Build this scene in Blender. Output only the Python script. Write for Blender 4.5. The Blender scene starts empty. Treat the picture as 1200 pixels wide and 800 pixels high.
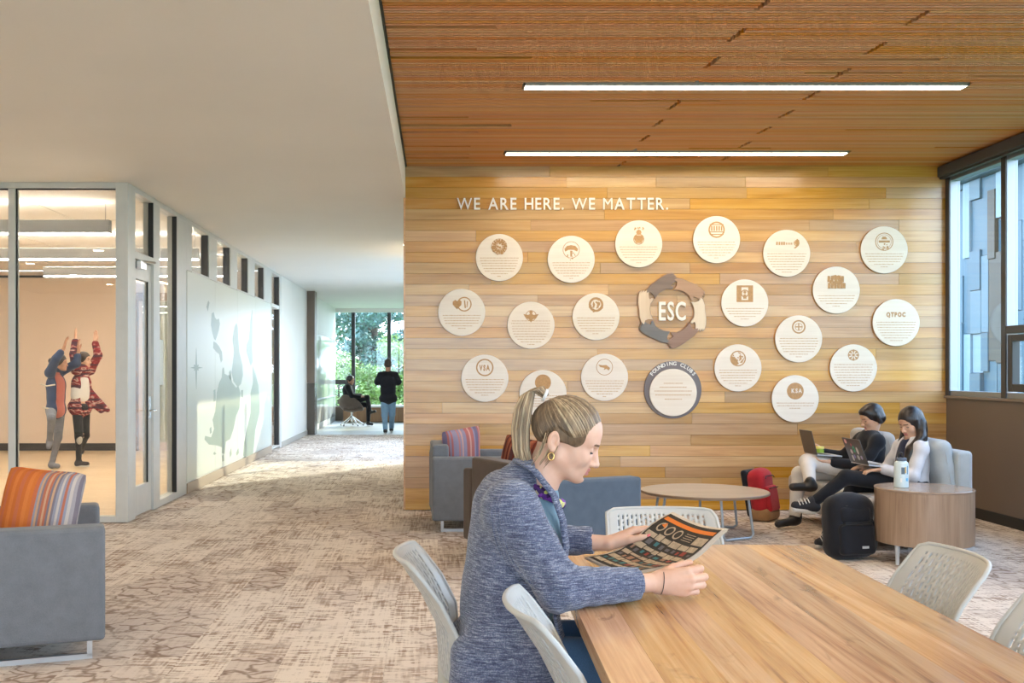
import bpy, math, random
import numpy as np
from mathutils import Vector, Matrix, Euler

random.seed(7); np.random.seed(7)
scene = bpy.context.scene
COL = scene.collection
PI = math.pi

# ------------------------------------------------------------------ camera
FPX, EYE, VX, VY = 1200.0, 1.4, 513.0, 434.0
cam_d = bpy.data.cameras.new('camera'); cam = bpy.data.objects.new('camera', cam_d); COL.objects.link(cam)
cam.location = (0, 0, EYE); cam.rotation_euler = (PI/2, 0, 0)
cam_d.sensor_width = 36; cam_d.lens = 36*FPX/1200
cam_d.shift_x = (600-VX)/1200; cam_d.shift_y = (VY-400)/1200
cam_d.clip_start = 0.05; cam_d.clip_end = 200
scene.camera = cam

# ------------------------------------------------------------------ colour management
vs = scene.view_settings
vs.view_transform = 'Standard'; vs.look = 'None'; vs.gamma = 1; vs.use_curve_mapping = False
vs.exposure = 1.04

# ------------------------------------------------------------------ sky, sun, window portals
world = bpy.data.worlds.new('world'); scene.world = world; world.use_nodes = True
wn = world.node_tree; wn.nodes.clear()
wo = wn.nodes.new('ShaderNodeOutputWorld'); wb = wn.nodes.new('ShaderNodeBackground')
wg = wn.nodes.new('ShaderNodeTexCoord'); ws = wn.nodes.new('ShaderNodeSeparateXYZ'); wr = wn.nodes.new('ShaderNodeValToRGB')
wr.color_ramp.elements[0].position = 0.0; wr.color_ramp.elements[0].color = (0.93, 0.96, 1.0, 1)
wr.color_ramp.elements[1].position = 0.8; wr.color_ramp.elements[1].color = (0.46, 0.68, 1.0, 1)
wn.links.new(wg.outputs['Generated'], ws.inputs[0]); wn.links.new(ws.outputs['Z'], wr.inputs[0])
wn.links.new(wr.outputs[0], wb.inputs[0]); wb.inputs[1].default_value = 4.0
wn.links.new(wb.outputs[0], wo.inputs[0])

sd = bpy.data.lights.new('sun', 'SUN'); sun = bpy.data.objects.new('sun', sd); COL.objects.link(sun)
sd.energy = 3.8; sd.angle = math.radians(1.0); sd.color = (1.0, 0.86, 0.62)
# the sun stands beyond the corridor's end window, a little to the right
sun.rotation_euler = Vector((-0.50, -0.68, -0.42)).to_track_quat('-Z', 'Y').to_euler()
sun.location = (5, 40, 20)

def portal(loc, rot, sx, sy):
    d = bpy.data.lights.new('daylight_portal', 'AREA'); o = bpy.data.objects.new('daylight_portal', d); COL.objects.link(o)
    d.shape = 'RECTANGLE'; d.size = sx; d.size_y = sy; d.cycles.is_portal = True
    o.location = loc; o.rotation_euler = rot
portal((5.32, 3.15, 2.2), (0, PI/2, 0), 2.2, 14.3)           # right window band
portal((0.6, -4.1, 1.7), (PI/2, 0, 0), 8.6, 2.8)           # window behind the room (faces +Y)
portal((0.3, 28.75, 1.7), (-PI/2, 0, 0), 6.3, 2.7)          # corridor end window
portal((-0.10, 18.1, 1.6), (0, PI/2, 0), 3.0, 4.9)             # corridor side opening

# ------------------------------------------------------------------ helpers
def P(px, py, Y):
    """point at distance Y seen at picture position (px,py) of the 1200x800 frame"""
    return Vector(((px-VX)/FPX*Y, Y, EYE-(py-VY)/FPX*Y))

def link_mesh(name, verts, faces, mat=None, parent=None, smooth=False, loc=None, rot=None):
    me = bpy.data.meshes.new(name)
    me.from_pydata([tuple(v) for v in verts], [], faces); me.update()
    return link_obj(name, me, mat, parent, smooth, loc, rot)

def link_obj(name, me, mat=None, parent=None, smooth=False, loc=None, rot=None):
    if mat is not None and len(me.materials) == 0: me.materials.append(mat)
    if smooth: me.polygons.foreach_set('use_smooth', [True]*len(me.polygons))
    o = bpy.data.objects.new(name, me); COL.objects.link(o)
    if parent: o.parent = parent
    if loc is not None: o.location = loc
    if rot is not None: o.rotation_euler = rot
    return o

def tag(o, label=None, cat=None, group=None, kind=None):
    if label: o['label'] = label
    if cat: o['category'] = cat
    if group: o['group'] = group
    if kind: o['kind'] = kind
    return o

def thing(name, label, cat, loc=(0, 0, 0), rz=0, group=None):
    o = bpy.data.objects.new(name, None); COL.objects.link(o); o.empty_display_size = 0.1
    o.location = loc; o.rotation_euler = (0, 0, rz)
    return tag(o, label, cat, group)

def struct(o): o['kind'] = 'structure'; return o

def struct_empty(name, loc=(0, 0, 0)):
    o = bpy.data.objects.new(name, None); COL.objects.link(o); o.empty_display_size = 0.1; o.location = loc
    o['kind'] = 'structure'; return o

def bevel(o, w, seg=2):
    m = o.modifiers.new('bevel', 'BEVEL'); m.width = w; m.segments = seg; m.limit_method = 'ANGLE'; m.angle_limit = math.radians(40)
    return o

def copy_tree(o, parent=None):
    c = o.copy(); COL.objects.link(c); c.parent = parent
    for ch in list(o.children): copy_tree(ch, c)
    return c

class MB:
    """collects shapes of ONE part"""
    def __init__(s): s.v = []; s.f = []; s.mi = []; s.cur = 0
    def add(s, vs_, fs):
        b = len(s.v); s.v += [Vector(v) for v in vs_]; s.f += [tuple(i+b for i in f) for f in fs]; s.mi += [s.cur]*len(fs); return s
    def box(s, x0, x1, y0, y1, z0, z1, M=None):
        vs_ = [Vector((x, y, z)) for z in (z0, z1) for y in (y0, y1) for x in (x0, x1)]
        if M is not None: vs_ = [M @ v for v in vs_]
        return s.add(vs_, [(0, 2, 3, 1), (4, 5, 7, 6), (0, 1, 5, 4), (2, 6, 7, 3), (0, 4, 6, 2), (1, 3, 7, 5)])
    def tube(s, pts, r, n=8, caps=True, flat=None):
        pts = [Vector(p) for p in pts]; m = len(pts)
        rr = r if isinstance(r, (list, tuple)) else [r]*m
        up = None; rings = []
        for i, p in enumerate(pts):
            t = (pts[min(i+1, m-1)]-pts[max(i-1, 0)])
            t = t.normalized() if t.length > 1e-9 else Vector((0, 0, 1))
            if up is None:
                up = Vector((0, 0, 1)) if abs(t.z) < 0.9 else Vector((1, 0, 0))
            a = (up - t*up.dot(t))
            a = a.normalized() if a.length > 1e-6 else t.orthogonal().normalized()
            b = t.cross(a); up = a
            fl = flat or 1.0
            rings.append([p + (a*math.cos(2*PI*k/n)*rr[i]*fl + b*math.sin(2*PI*k/n)*rr[i]) for k in range(n)])
        vs_ = [v for R in rings for v in R]; fs = []
        for i in range(m-1):
            for k in range(n):
                fs.append((i*n+k, i*n+(k+1) % n, (i+1)*n+(k+1) % n, (i+1)*n+k))
        if caps:
            fs.append(tuple(range(n-1, -1, -1))); fs.append(tuple(range((m-1)*n, m*n)))
        return s.add(vs_, fs)
    def lathe(s, prof, n=32, c=(0, 0, 0), M=None):
        c = Vector(c); vs_ = []; fs = []
        for (r, z) in prof:
            for k in range(n):
                v = Vector((r*math.cos(2*PI*k/n), r*math.sin(2*PI*k/n), z))
                vs_.append((M @ v if M is not None else v) + c)
        m = len(prof)
        for i in range(m-1):
            for k in range(n):
                fs.append((i*n+k, i*n+(k+1) % n, (i+1)*n+(k+1) % n, (i+1)*n+k))
        fs.append(tuple(range(n-1, -1, -1))); fs.append(tuple(range((m-1)*n, m*n)))
        return s.add(vs_, fs)
    def prism(s, poly, d0, d1, M):
        """poly (a,b) -> M @ (a,b,d)"""
        n = len(poly)
        vs_ = [M @ Vector((a, b, d0)) for a, b in poly] + [M @ Vector((a, b, d1)) for a, b in poly]
        fs = [tuple(range(n-1, -1, -1)), tuple(range(n, 2*n))]
        for i in range(n): fs.append((i, (i+1) % n, n+(i+1) % n, n+i))
        return s.add(vs_, fs)
    def build(s, name, mat=None, parent=None, smooth=False, bev=0, seg=2, loc=None, rot=None):
        o = link_mesh(name, s.v, s.f, None, parent, smooth, loc, rot)
        mats = mat if isinstance(mat, (list, tuple)) else [mat]
        for m in mats:
            if m: o.data.materials.append(m)
        if len(mats) > 1: o.data.polygons.foreach_set('material_index', s.mi)
        if bev: bevel(o, bev, seg)
        return o

def box(name, x0, x1, y0, y1, z0, z1, mat, parent=None, bev=0, seg=2, loc=None, rot=None):
    return MB().box(x0, x1, y0, y1, z0, z1).build(name, mat, parent, bev=bev, seg=seg, loc=loc, rot=rot)

def smooth_by_angle(o, deg=35):
    me = o.data
    me.polygons.foreach_set('use_smooth', [True]*len(me.polygons))
    try: me.set_sharp_from_angle(angle=math.radians(deg))
    except Exception: pass
    return o

# ------------------------------------------------------------------ materials
MATS = {}
def _new(name):
    m = bpy.data.materials.new(name); m.use_nodes = True; nt = m.node_tree
    b = nt.nodes['Principled BSDF']; MATS[name] = m
    return m, nt, b
def N(nt, t, **kw):
    n = nt.nodes.new(t)
    for k, v in kw.items(): setattr(n, k, v)
    return n
def c4(c): return (c[0], c[1], c[2], 1)
def srgb(r, g, b):
    f = lambda x: (x/255/12.92) if x/255 <= 0.04045 else ((x/255+0.055)/1.055)**2.4
    return (f(r), f(g), f(b))
def ramp(nt, fac, stops):
    r = N(nt, 'ShaderNodeValToRGB'); e = r.color_ramp.elements
    while len(e) < len(stops): e.new(0.5)
    for el, (p, c) in zip(e, stops): el.position = p; el.color = c4(c)
    nt.links.new(fac, r.inputs[0]); return r.outputs[0]
def math_(nt, op, a, b=None, c=None):
    n = N(nt, 'ShaderNodeMath', operation=op)
    for i, x in enumerate((a, b, c)):
        if x is None: continue
        if isinstance(x, (int, float)): n.inputs[i].default_value = x
        else: nt.links.new(x, n.inputs[i])
    return n.outputs[0]
def mixc(nt, fac, a, b, mode='MIX'):
    n = N(nt, 'ShaderNodeMix', data_type='RGBA', blend_type=mode)
    def put(sock, x):
        if isinstance(x, (int, float)): sock.default_value = x
        elif isinstance(x, (tuple, list)): sock.default_value = c4(x)
        else: nt.links.new(x, sock)
    put(n.inputs[0], fac); put(n.inputs[6], a); put(n.inputs[7], b); return n.outputs[2]
def bump(nt, b, h, strength=0.3, dist=0.01):
    n = N(nt, 'ShaderNodeBump'); n.inputs['Strength'].default_value = strength; n.inputs['Distance'].default_value = dist
    nt.links.new(h, n.inputs['Height']); nt.links.new(n.outputs[0], b.inputs['Normal'])
def coords(nt, kind='Object', scale=(1, 1, 1), rnd=0.0, rot=(0, 0, 0)):
    if kind == 'World':
        src = N(nt, 'ShaderNodeNewGeometry').outputs['Position']
    else:
        src = N(nt, 'ShaderNodeTexCoord').outputs[kind]
    if rnd:
        oi = N(nt, 'ShaderNodeObjectInfo'); cx = N(nt, 'ShaderNodeCombineXYZ')
        q = math_(nt, 'MULTIPLY', oi.outputs['Random'], rnd)
        for i in range(3): nt.links.new(q, cx.inputs[i])
        va = N(nt, 'ShaderNodeVectorMath', operation='ADD'); nt.links.new(src, va.inputs[0]); nt.links.new(cx.outputs[0], va.inputs[1])
        src = va.outputs[0]
    mp = N(nt, 'ShaderNodeMapping'); mp.inputs['Scale'].default_value = scale; mp.inputs['Rotation'].default_value = rot
    nt.links.new(src, mp.inputs[0]); return mp.outputs[0]
def noise(nt, vec, scale=5, detail=3, rough=0.5, dist=0.0):
    n = N(nt, 'ShaderNodeTexNoise'); n.inputs['Scale'].default_value = scale; n.inputs['Detail'].default_value = detail
    n.inputs['Roughness'].default_value = rough; n.inputs['Distortion'].default_value = dist
    nt.links.new(vec, n.inputs['Vector']); return n.outputs['Fac']

def plain(name, col, rough=0.5, metal=0.0, var=0.0, vscale=8, bumpy=0.0, bscale=200, spec=0.5, coat=0.0, emit=None, es=0):
    m, nt, b = _new(name)
    b.inputs['Roughness'].default_value = rough; b.inputs['Metallic'].default_value = metal
    b.inputs['Specular IOR Level'].default_value = spec
    if coat: b.inputs['Coat Weight'].default_value = coat; b.inputs['Coat Roughness'].default_value = 0.12
    v = coords(nt, 'Object')
    if var > 0:
        f = noise(nt, v, vscale, 4)
        lo = tuple(max(0, x*(1-var)) for x in col); hi = tuple(min(1, x*(1+var)) for x in col)
        nt.links.new(ramp(nt, f, [(0.3, lo), (0.7, hi)]), b.inputs['Base Color'])
    else: b.inputs['Base Color'].default_value = c4(col)
    if bumpy > 0: bump(nt, b, noise(nt, v, bscale, 2), bumpy, 0.004)
    if emit is not None:
        b.inputs['Emission Color'].default_value = c4(emit); b.inputs['Emission Strength'].default_value = es
    return m

def wood(name, cols, axis='X', rough=0.4, rnd=True, vary=0.25, grain=1.0, spec=0.5, knots=False, huev=0.02, lo=0.30, hi=0.70):
    """grain runs along axis; every plank differs through Object Info Random"""
    m, nt, b = _new(name)
    b.inputs['Roughness'].default_value = rough; b.inputs['Specular IOR Level'].default_value = spec
    s1 = {'X': (0.6, 9, 9), 'Y': (9, 0.6, 9), 'Z': (9, 9, 0.6)}[axis]
    s2 = {'X': (2.0, 90, 90), 'Y': (90, 2.0, 90), 'Z': (90, 90, 2.0)}[axis]
    v1 = coords(nt, 'Object', tuple(x*grain for x in s1), 37.0 if rnd else 0); v2 = coords(nt, 'Object', tuple(x*grain for x in s2), 37.0 if rnd else 0)
    f1 = noise(nt, v1, 1.0, 4, 0.55, 1.2); f2 = noise(nt, v2, 1.0, 3, 0.6, 0.4)
    f = math_(nt, 'MULTIPLY_ADD', f2, 0.35, math_(nt, 'MULTIPLY', f1, 0.65))
    n = len(cols)
    col = ramp(nt, f, [(lo+(hi-lo)*i/(n-1), c) for i, c in enumerate(cols)])
    if knots:
        vk = coords(nt, 'Object', {'X': (1.2, 5, 5), 'Y': (5, 1.2, 5), 'Z': (5, 5, 1.2)}[axis], 37.0 if rnd else 0)
        k = noise(nt, vk, 1.6, 5, 0.6, 2.5)
        kk = ramp(nt, k, [(0.60, (0, 0, 0)), (0.72, (1, 1, 1))])
        col = mixc(nt, math_(nt, 'MULTIPLY', kk, 0.55), col, tuple(x*0.35 for x in cols[0]))
    if rnd:
        oi = N(nt, 'ShaderNodeObjectInfo'); h = N(nt, 'ShaderNodeHueSaturation')
        nt.links.new(col, h.inputs['Color'])
        nt.links.new(math_(nt, 'MULTIPLY_ADD', oi.outputs['Random'], vary*2, 1-vary), h.inputs['Value'])
        r2 = math_(nt, 'FRACT', math_(nt, 'MULTIPLY', oi.outputs['Random'], 7.31))
        nt.links.new(math_(nt, 'MULTIPLY_ADD', r2, huev*2, 0.5-huev), h.inputs['Hue'])
        r3 = math_(nt, 'FRACT', math_(nt, 'MULTIPLY', oi.outputs['Random'], 13.7))
        nt.links.new(math_(nt, 'MULTIPLY_ADD', r3, 0.3, 0.85), h.inputs['Saturation'])
        col = h.outputs[0]
    nt.links.new(col, b.inputs['Base Color'])
    bump(nt, b, f2, 0.12, 0.004)
    return m

def fabric(name, col, scale=900, var=0.18, rough=0.9, col2=None):
    m, nt, b = _new(name)
    b.inputs['Roughness'].default_value = rough; b.inputs['Specular IOR Level'].default_value = 0.15
    b.inputs['Sheen Weight'].default_value = 0.15
    v = coords(nt, 'Object'); f = noise(nt, v, scale, 2, 0.6); g = noise(nt, v, 14, 3)
    lo = tuple(x*(1-var) for x in col); hi = col2 or tuple(min(1, x*(1+var)) for x in col)
    c = ramp(nt, math_(nt, 'MULTIPLY_ADD', g, 0.3, math_(nt, 'MULTIPLY', f, 0.7)), [(0.35, lo), (0.65, hi)])
    nt.links.new(c, b.inputs['Base Color']); bump(nt, b, f, 0.35, 0.002)
    return m

def striped(name, stops, axis='X', scale=1.0, rough=0.9, rnd=0.0):
    """woven stripes: colour bands across one axis of the object"""
    m, nt, b = _new(name)
    b.inputs['Roughness'].default_value = rough; b.inputs['Specular IOR Level'].default_value = 0.15
    v = coords(nt, 'Object'); sp = N(nt, 'ShaderNodeSeparateXYZ'); nt.links.new(v, sp.inputs[0])
    t = math_(nt, 'FRACT', math_(nt, 'MULTIPLY_ADD', sp.outputs[axis], scale, 0.5))
    r = N(nt, 'ShaderNodeValToRGB'); r.color_ramp.interpolation = 'CONSTANT'; e = r.color_ramp.elements
    while len(e) < len(stops): e.new(0.5)
    for el, (p, c) in zip(e, stops): el.position = p; el.color = c4(c)
    nt.links.new(t, r.inputs[0])
    f = noise(nt, v, 500, 2)
    nt.links.new(mixc(nt, 0.25, r.outputs[0], ramp(nt, f, [(0.3, (0.1, 0.08, 0.07)), (0.7, (1, 0.95, 0.9))]), 'MULTIPLY'), b.inputs['Base Color'])
    bump(nt, b, f, 0.3, 0.002)
    return m

def glass(name, tint=(1, 1, 1), refl=0.08, rough=0.0):
    """thin pane: lets the light through, mirrors a little more at grazing angles"""
    m = bpy.data.materials.new(name); m.use_nodes = True; nt = m.node_tree; nt.nodes.clear(); MATS[name] = m
    o = N(nt, 'ShaderNodeOutputMaterial'); tr = N(nt, 'ShaderNodeBsdfTransparent'); gl = N(nt, 'ShaderNodeBsdfGlossy')
    tr.inputs[0].default_value = c4(tint); gl.inputs['Roughness'].default_value = rough
    lw = N(nt, 'ShaderNodeLayerWeight'); lw.inputs['Blend'].default_value = 0.5
    mx = N(nt, 'ShaderNodeMixShader')
    nt.links.new(math_(nt, 'MULTIPLY_ADD', math_(nt, 'POWER', lw.outputs['Facing'], 4.0), 0.45, refl), mx.inputs[0])
    nt.links.new(tr.outputs[0], mx.inputs[1]); nt.links.new(gl.outputs[0], mx.inputs[2]); nt.links.new(mx.outputs[0], o.inputs[0])
    return m

def emitter(name, col, strength):
    m = bpy.data.materials.new(name); m.use_nodes = True; nt = m.node_tree; nt.nodes.clear(); MATS[name] = m
    o = N(nt, 'ShaderNodeOutputMaterial'); e = N(nt, 'ShaderNodeEmission')
    e.inputs[0].default_value = c4(col); e.inputs[1].default_value = strength
    nt.links.new(e.outputs[0], o.inputs[0]); return m

WARM = (1.0, 0.78, 0.52)
M_white_paint = plain('white_paint', (0.80, 0.78, 0.73), 0.55, var=0.02, vscale=1.5)
M_ceil_paint = plain('ceiling_paint', (0.82, 0.80, 0.76), 0.6, var=0.02, vscale=1)
M_beige_wall = plain('beige_wall', (0.76, 0.60, 0.47), 0.6, var=0.03, vscale=0.8)
M_frame = plain('painted_steel_frame', (0.62, 0.62, 0.58), 0.35, var=0.03)
M_dark_frame = plain('dark_bronze_frame', (0.035, 0.035, 0.038), 0.35)
M_black = plain('black_rubber', (0.012, 0.012, 0.012), 0.5)
M_brown_wall = plain('brown_wall_paint', (0.155, 0.115, 0.085), 0.45, var=0.05, vscale=1.5)
M_glass = glass('window_glass', (0.86, 0.94, 1.0), 0.05)
M_glass_int = glass('partition_glass', (0.97, 0.98, 0.97), 0.045)
M_slat = wood('ceiling_slat_wood', [(0.54, 0.225, 0.075), (0.63, 0.275, 0.096), (0.69, 0.32, 0.12)], 'X', 0.5, vary=0.07, huev=0.008)
M_plank = wood('wall_plank_wood', [(0.40, 0.190, 0.048), (0.55, 0.300, 0.088), (0.64, 0.395, 0.138)], 'X', 0.25, vary=0.17, spec=0.85, huev=0.006)
M_led = emitter('led_diffuser', (1.0, 0.84, 0.62), 17)
M_led_room = emitter('led_diffuser_cool', (1.0, 0.93, 0.84), 26)
M_chrome = plain('brushed_steel', (0.65, 0.65, 0.65), 0.25, 1.0)
M_alu = plain('aluminium_fixture', (0.42, 0.42, 0.42), 0.4, 0.3)
# ================================================================== the setting
WX0, WX1, WY = -0.326, 5.11, 10.307        # feature wall
CZ, SZ = 3.453, 3.135                      # wood ceiling, white ceiling
LX = -2.856                                # corridor's left wall
ENDY = 28.6

# ---- floor: base slab and carpet planks 0.25 x 1.0 m
def carpet_mat():
    m, nt, b = _new('carpet'); b.inputs['Roughness'].default_value = 0.95; b.inputs['Specular IOR Level'].default_value = 0.1
    oi = N(nt, 'ShaderNodeObjectInfo'); rnd = oi.outputs['Random']
    vA = coords(nt, 'World', (9, 55, 1), 23.0); vB = coords(nt, 'World', (60, 3.2, 1), 23.0)
    dash = noise(nt, vA, 1.0, 2.5, 0.6); col = noise(nt, vB, 1.0, 2, 0.5)
    big = noise(nt, coords(nt, 'World', (2.2, 2.6, 1), 11.0), 1.0, 2)
    vC = coords(nt, 'World', (4.6, 6.5, 1), 0.35)
    wv = N(nt, 'ShaderNodeTexVoronoi', feature='DISTANCE_TO_EDGE'); wv.inputs['Scale'].default_value = 1.0
    nd = N(nt, 'ShaderNodeTexNoise'); nd.inputs['Scale'].default_value = 1.5; nt.links.new(vC, nd.inputs['Vector'])
    mv = N(nt, 'ShaderNodeVectorMath', operation='ADD'); nt.links.new(vC, mv.inputs[0]); nt.links.new(nd.outputs['Color'], mv.inputs[1])
    nt.links.new(mv.outputs[0], wv.inputs['Vector'])
    vein = ramp(nt, wv.outputs['Distance'], [(0.02, (1, 1, 1)), (0.085, (0, 0, 0))])
    # dash density differs from plank to plank
    thr = math_(nt, 'MULTIPLY_ADD', rnd, 0.06, math_(nt, 'MULTIPLY_ADD', big, 0.26, 0.28))
    d1 = math_(nt, 'MULTIPLY', math_(nt, 'SUBTRACT', math_(nt, 'MULTIPLY_ADD', col, 0.35, math_(nt, 'MULTIPLY', dash, 0.65)), thr), 9.0)
    d1 = math_(nt, 'SUBTRACT', 0.62, d1)
    dmask = ramp(nt, d1, [(0.0, (0, 0, 0)), (0.9, (1, 1, 1))])
    r2 = math_(nt, 'FRACT', math_(nt, 'MULTIPLY', rnd, 5.77))
    vsel = ramp(nt, math_(nt, 'MULTIPLY_ADD', r2, 0.22, noise(nt, coords(nt, 'World', (0.9, 0.55, 1)), 1.0, 2)), [(0.60, (0, 0, 0)), (0.70, (1, 1, 1))])
    vm = math_(nt, 'MULTIPLY', vein, vsel)
    fine = noise(nt, coords(nt, 'World', (420, 420, 1)), 1.0, 2, 0.7)
    light = mixc(nt, vsel, srgb(240, 228, 215), srgb(222, 209, 198))
    c = mixc(nt, math_(nt, 'MULTIPLY', dmask, math_(nt, 'MULTIPLY_ADD', vsel, -0.45, 0.78)), light, srgb(142, 110, 86))
    c = mixc(nt, math_(nt, 'MULTIPLY', vm, 0.7), c, srgb(126, 98, 78))
    c = mixc(nt, 0.4, c, ramp(nt, fine, [(0.25, (0.5, 0.48, 0.47)), (0.75, (1, 1, 1))]), 'MULTIPLY')
    nt.links.new(c, b.inputs['Base Color']); bump(nt, b, fine, 0.6, 0.004)
    return m
M_carpet = carpet_mat()
M_tile = plain('pale_stone_tile', (0.62, 0.60, 0.56), 0.35, var=0.05, vscale=3)
M_sport = wood('sports_floor_wood', [(0.60, 0.42, 0.24), (0.72, 0.53, 0.33), (0.78, 0.60, 0.40)], 'X', 0.3, rnd=False)

floor = struct(box('floor', -9.0, 5.3, -4.2, 22.4, -0.12, -0.006, M_carpet))
pm = MB().box(-0.1245, 0.1245, -0.499, 0.499, -0.006, 0.0)
plank_me = None; cnt = 0
ys = {}
for i in range(-13, 21):
    xc = 0.25*i+0.125
    off = 0.5*(i % 2)
    for j in range(3, 22):
        yc = j + off + 0.5
        if cnt >= 300: break
        # only what the photograph can show: left of / behind furniture, in the corridor
        if yc+0.5 > 22.4 or yc-0.5 < 3.2: continue
        if yc < 10.3:
            lim = 513+(xc)/yc*1200
            if lim < -60 or lim > 1260: continue
            if xc-0.12 < LX and yc+0.5 > 9.44: continue
            if yc > 9.8 and xc > -0.45: continue
            if xc > 0.55 and xc < 1.35 and yc < 4.4: continue
        else:
            if xc-0.125 < LX or xc+0.125 > -0.33 or yc > 16.5: continue
        if plank_me is None:
            o = pm.build('carpet_plank', M_carpet, floor); plank_me = o.data
        else:
            o = bpy.data.objects.new('carpet_plank', plank_me); COL.objects.link(o); o.parent = floor
        o.location = (xc, yc, 0); cnt += 1
tilefloor = struct(box('floor_tile', -2.95, 3.5, 22.4, ENDY+0.1, -0.12, -0.004, M_tile))
sport = struct(box('floor_studio', -9.0, LX-0.12, 9.50, 18.0, -0.006, 0.002, M_sport))

# ---- feature wall: planks
wall = struct(box('wall_feature', WX0, WX1+0.12, WY+0.02, WY+0.30, 0, CZ, plain('plank_backing', (0.05, 0.03, 0.015), 0.8)))
rng = random.Random(11)
rows = 32; ph = CZ/rows
pl_cache = {}
for r in range(rows):
    x = WX0; lens = []
    first = True
    while x < WX1-0.01:
        L = rng.choice([0.9, 1.4, 1.8, 2.3, 2.8]) * (rng.random()*0.6 + 0.4 if first else 1); first = False
        L = round(L, 2)
        if x+L > WX1-0.35: L = WX1-x
        lens.append((x, L)); x += L
    for (x, L) in lens:
        key = round(L, 3)
        if key not in pl_cache:
            me_o = MB().box(0.001, L-0.001, -0.018, 0.02, 0.0012, ph-0.0012).build('plank', M_plank, wall)
            pl_cache[key] = me_o.data; o = me_o
        else:
            o = bpy.data.objects.new('plank', pl_cache[key]); COL.objects.link(o); o.parent = wall
        o.location = (x, WY-0.002*rng.random(), r*ph)
# left end return of the feature wall
struct(box('wall_feature_end', WX0-0.018, WX0, WY-0.018, WY+0.30, 0, SZ+0.02, M_plank))

# ---- wood slat ceiling
slab = struct(box('ceiling', WX0-0.1, WX1+0.25, -4.2, WY+0.3, CZ+0.04, CZ+0.12, plain('ceiling_backing', (0.028, 0.014, 0.007), 0.9)))
pitch, sw, sh = 0.0428, 0.0285, 0.034
sl_cache = {}
def slat(x0, x1, y):
    key = (round(x1-x0, 2))
    if key not in sl_cache:
        o = MB().box(0, key, -sw/2, sw/2, 0, sh).build('slat', M_slat, slab); sl_cache[key] = o.data
    else:
        o = bpy.data.objects.new('slat', sl_cache[key]); COL.objects.link(o); o.parent = slab
    o.location = (x0, y, CZ)
LAMPS = [(0.63, 3.80, 7.40), (0.645, 3.85, 9.67), (0.63, 3.80, 5.13), (0.63, 3.80, 2.86), (0.63, 3.80, 0.6)]  # the last three are out of view, added for light
def in_lamp(y):
    for a, b_, ly in LAMPS:
        if abs(y-ly) < 0.065+sw/2: return (a, b_)
    return None
n_rows = int((WY-0.03-4.75)/pitch)
rg = random.Random(5)
gone = {}
for i in range(n_rows):
    y = WY-0.03-i*pitch
    ph1 = (i % 13) < 6; ph2 = ((i+6) % 13) < 6
    # slats stop short here and there: dark slots
    x0, x1 = WX0+0.02, WX1-0.02
    segs = []
    cuts = []
    if ph1: cuts.append(1.80+0.006*(i % 13))
    if ph2: cuts.append(2.76+0.006*((i+6) % 13))
    lp = in_lamp(y)
    gaps = [(c, c+0.035) for c in cuts]
    q = rg.random()
    if q < 0.07: gaps.append((x0-1, rg.choice([0.25, 0.3, 0.62, 0.35])))
    elif q < 0.12:
        a = rg.uniform(0.4, 3.5); gaps.append((a, a+rg.uniform(0.5, 1.1)))
    elif q < 0.16: gaps.append((rg.uniform(3.4, 4.6), x1+1))
    if lp: gaps.append((lp[0]-0.02, lp[1]+0.02))
    gaps.sort()
    cur = x0
    for a, b_ in gaps:
        if a > cur+0.05: segs.append((cur, min(a, x1)))
        cur = max(cur, b_)
    if cur < x1-0.05: segs.append((cur, x1))
    for a, b_ in segs: slat(round(a, 2), round(b_, 2), y)
mb = MB(); i = n_rows
while True:
    y = WY-0.03-i*pitch
    if y < -4.0: break
    lp = in_lamp(y)
    if lp: mb.box(WX0+0.02, lp[0]-0.02, y-sw/2, y+sw/2, CZ, CZ+sh); mb.box(lp[1]+0.02, WX1-0.02, y-sw/2, y+sw/2, CZ, CZ+sh)
    else: mb.box(WX0+0.02, WX1-0.02, y-sw/2, y+sw/2, CZ, CZ+sh)
    i += 1
tag(mb.build('slat_field', M_slat, slab), kind='stuff')
for k, (a, b_, ly) in enumerate(LAMPS):
    names = ['set close to the plank wall', 'in the ceiling over the drum table and coffee table']
    lab = ('long slim linear ceiling light ' + ('beside the plank wall' if k == 1 else 'over the lounge seating' if k == 0 else ['', '', 'added out of view for light, between the lounge and the table end chair', 'added out of view for light, right above the wooden table', 'added out of view for light, behind the near end of the wooden table'][k]))
    t = thing('linear_ceiling_light', lab, 'ceiling light', (0, ly, CZ), group='linear ceiling lights')
    h = MB(); h.box(a-0.012, b_+0.012, -0.065, -0.055, -0.012, 0.06); h.box(a-0.012, b_+0.012, 0.055, 0.065, -0.012, 0.06)
    h.box(a-0.012, a, -0.065, 0.065, -0.012, 0.06); h.box(b_, b_+0.012, -0.065, 0.065, -0.012, 0.06); h.box(a, b_, -0.055, 0.055, 0.03, 0.038)
    h.build('housing', M_alu, t)
    box('diffuser', a, b_, -0.055, 0.055, -0.010, 0.004, M_led, t)

# ---- white ceilings and soffit face
c1 = struct(box('ceiling_white', -9.0, WX0, -4.2, 9.44, SZ, SZ+0.35, M_ceil_paint))
c2 = struct(box('ceiling_corridor', LX-0.15, WX0, 9.44, ENDY+0.2, SZ, SZ+0.35, M_ceil_paint))
struct(box('ceiling_lounge', WX0, 3.5, 21.4, ENDY+0.2, SZ, SZ+0.3, M_ceil_paint))
struct(box('trim_1', WX0, WX0+0.012, -4.2, WY-0.02, CZ-0.012, CZ+0.04, M_black))

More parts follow.
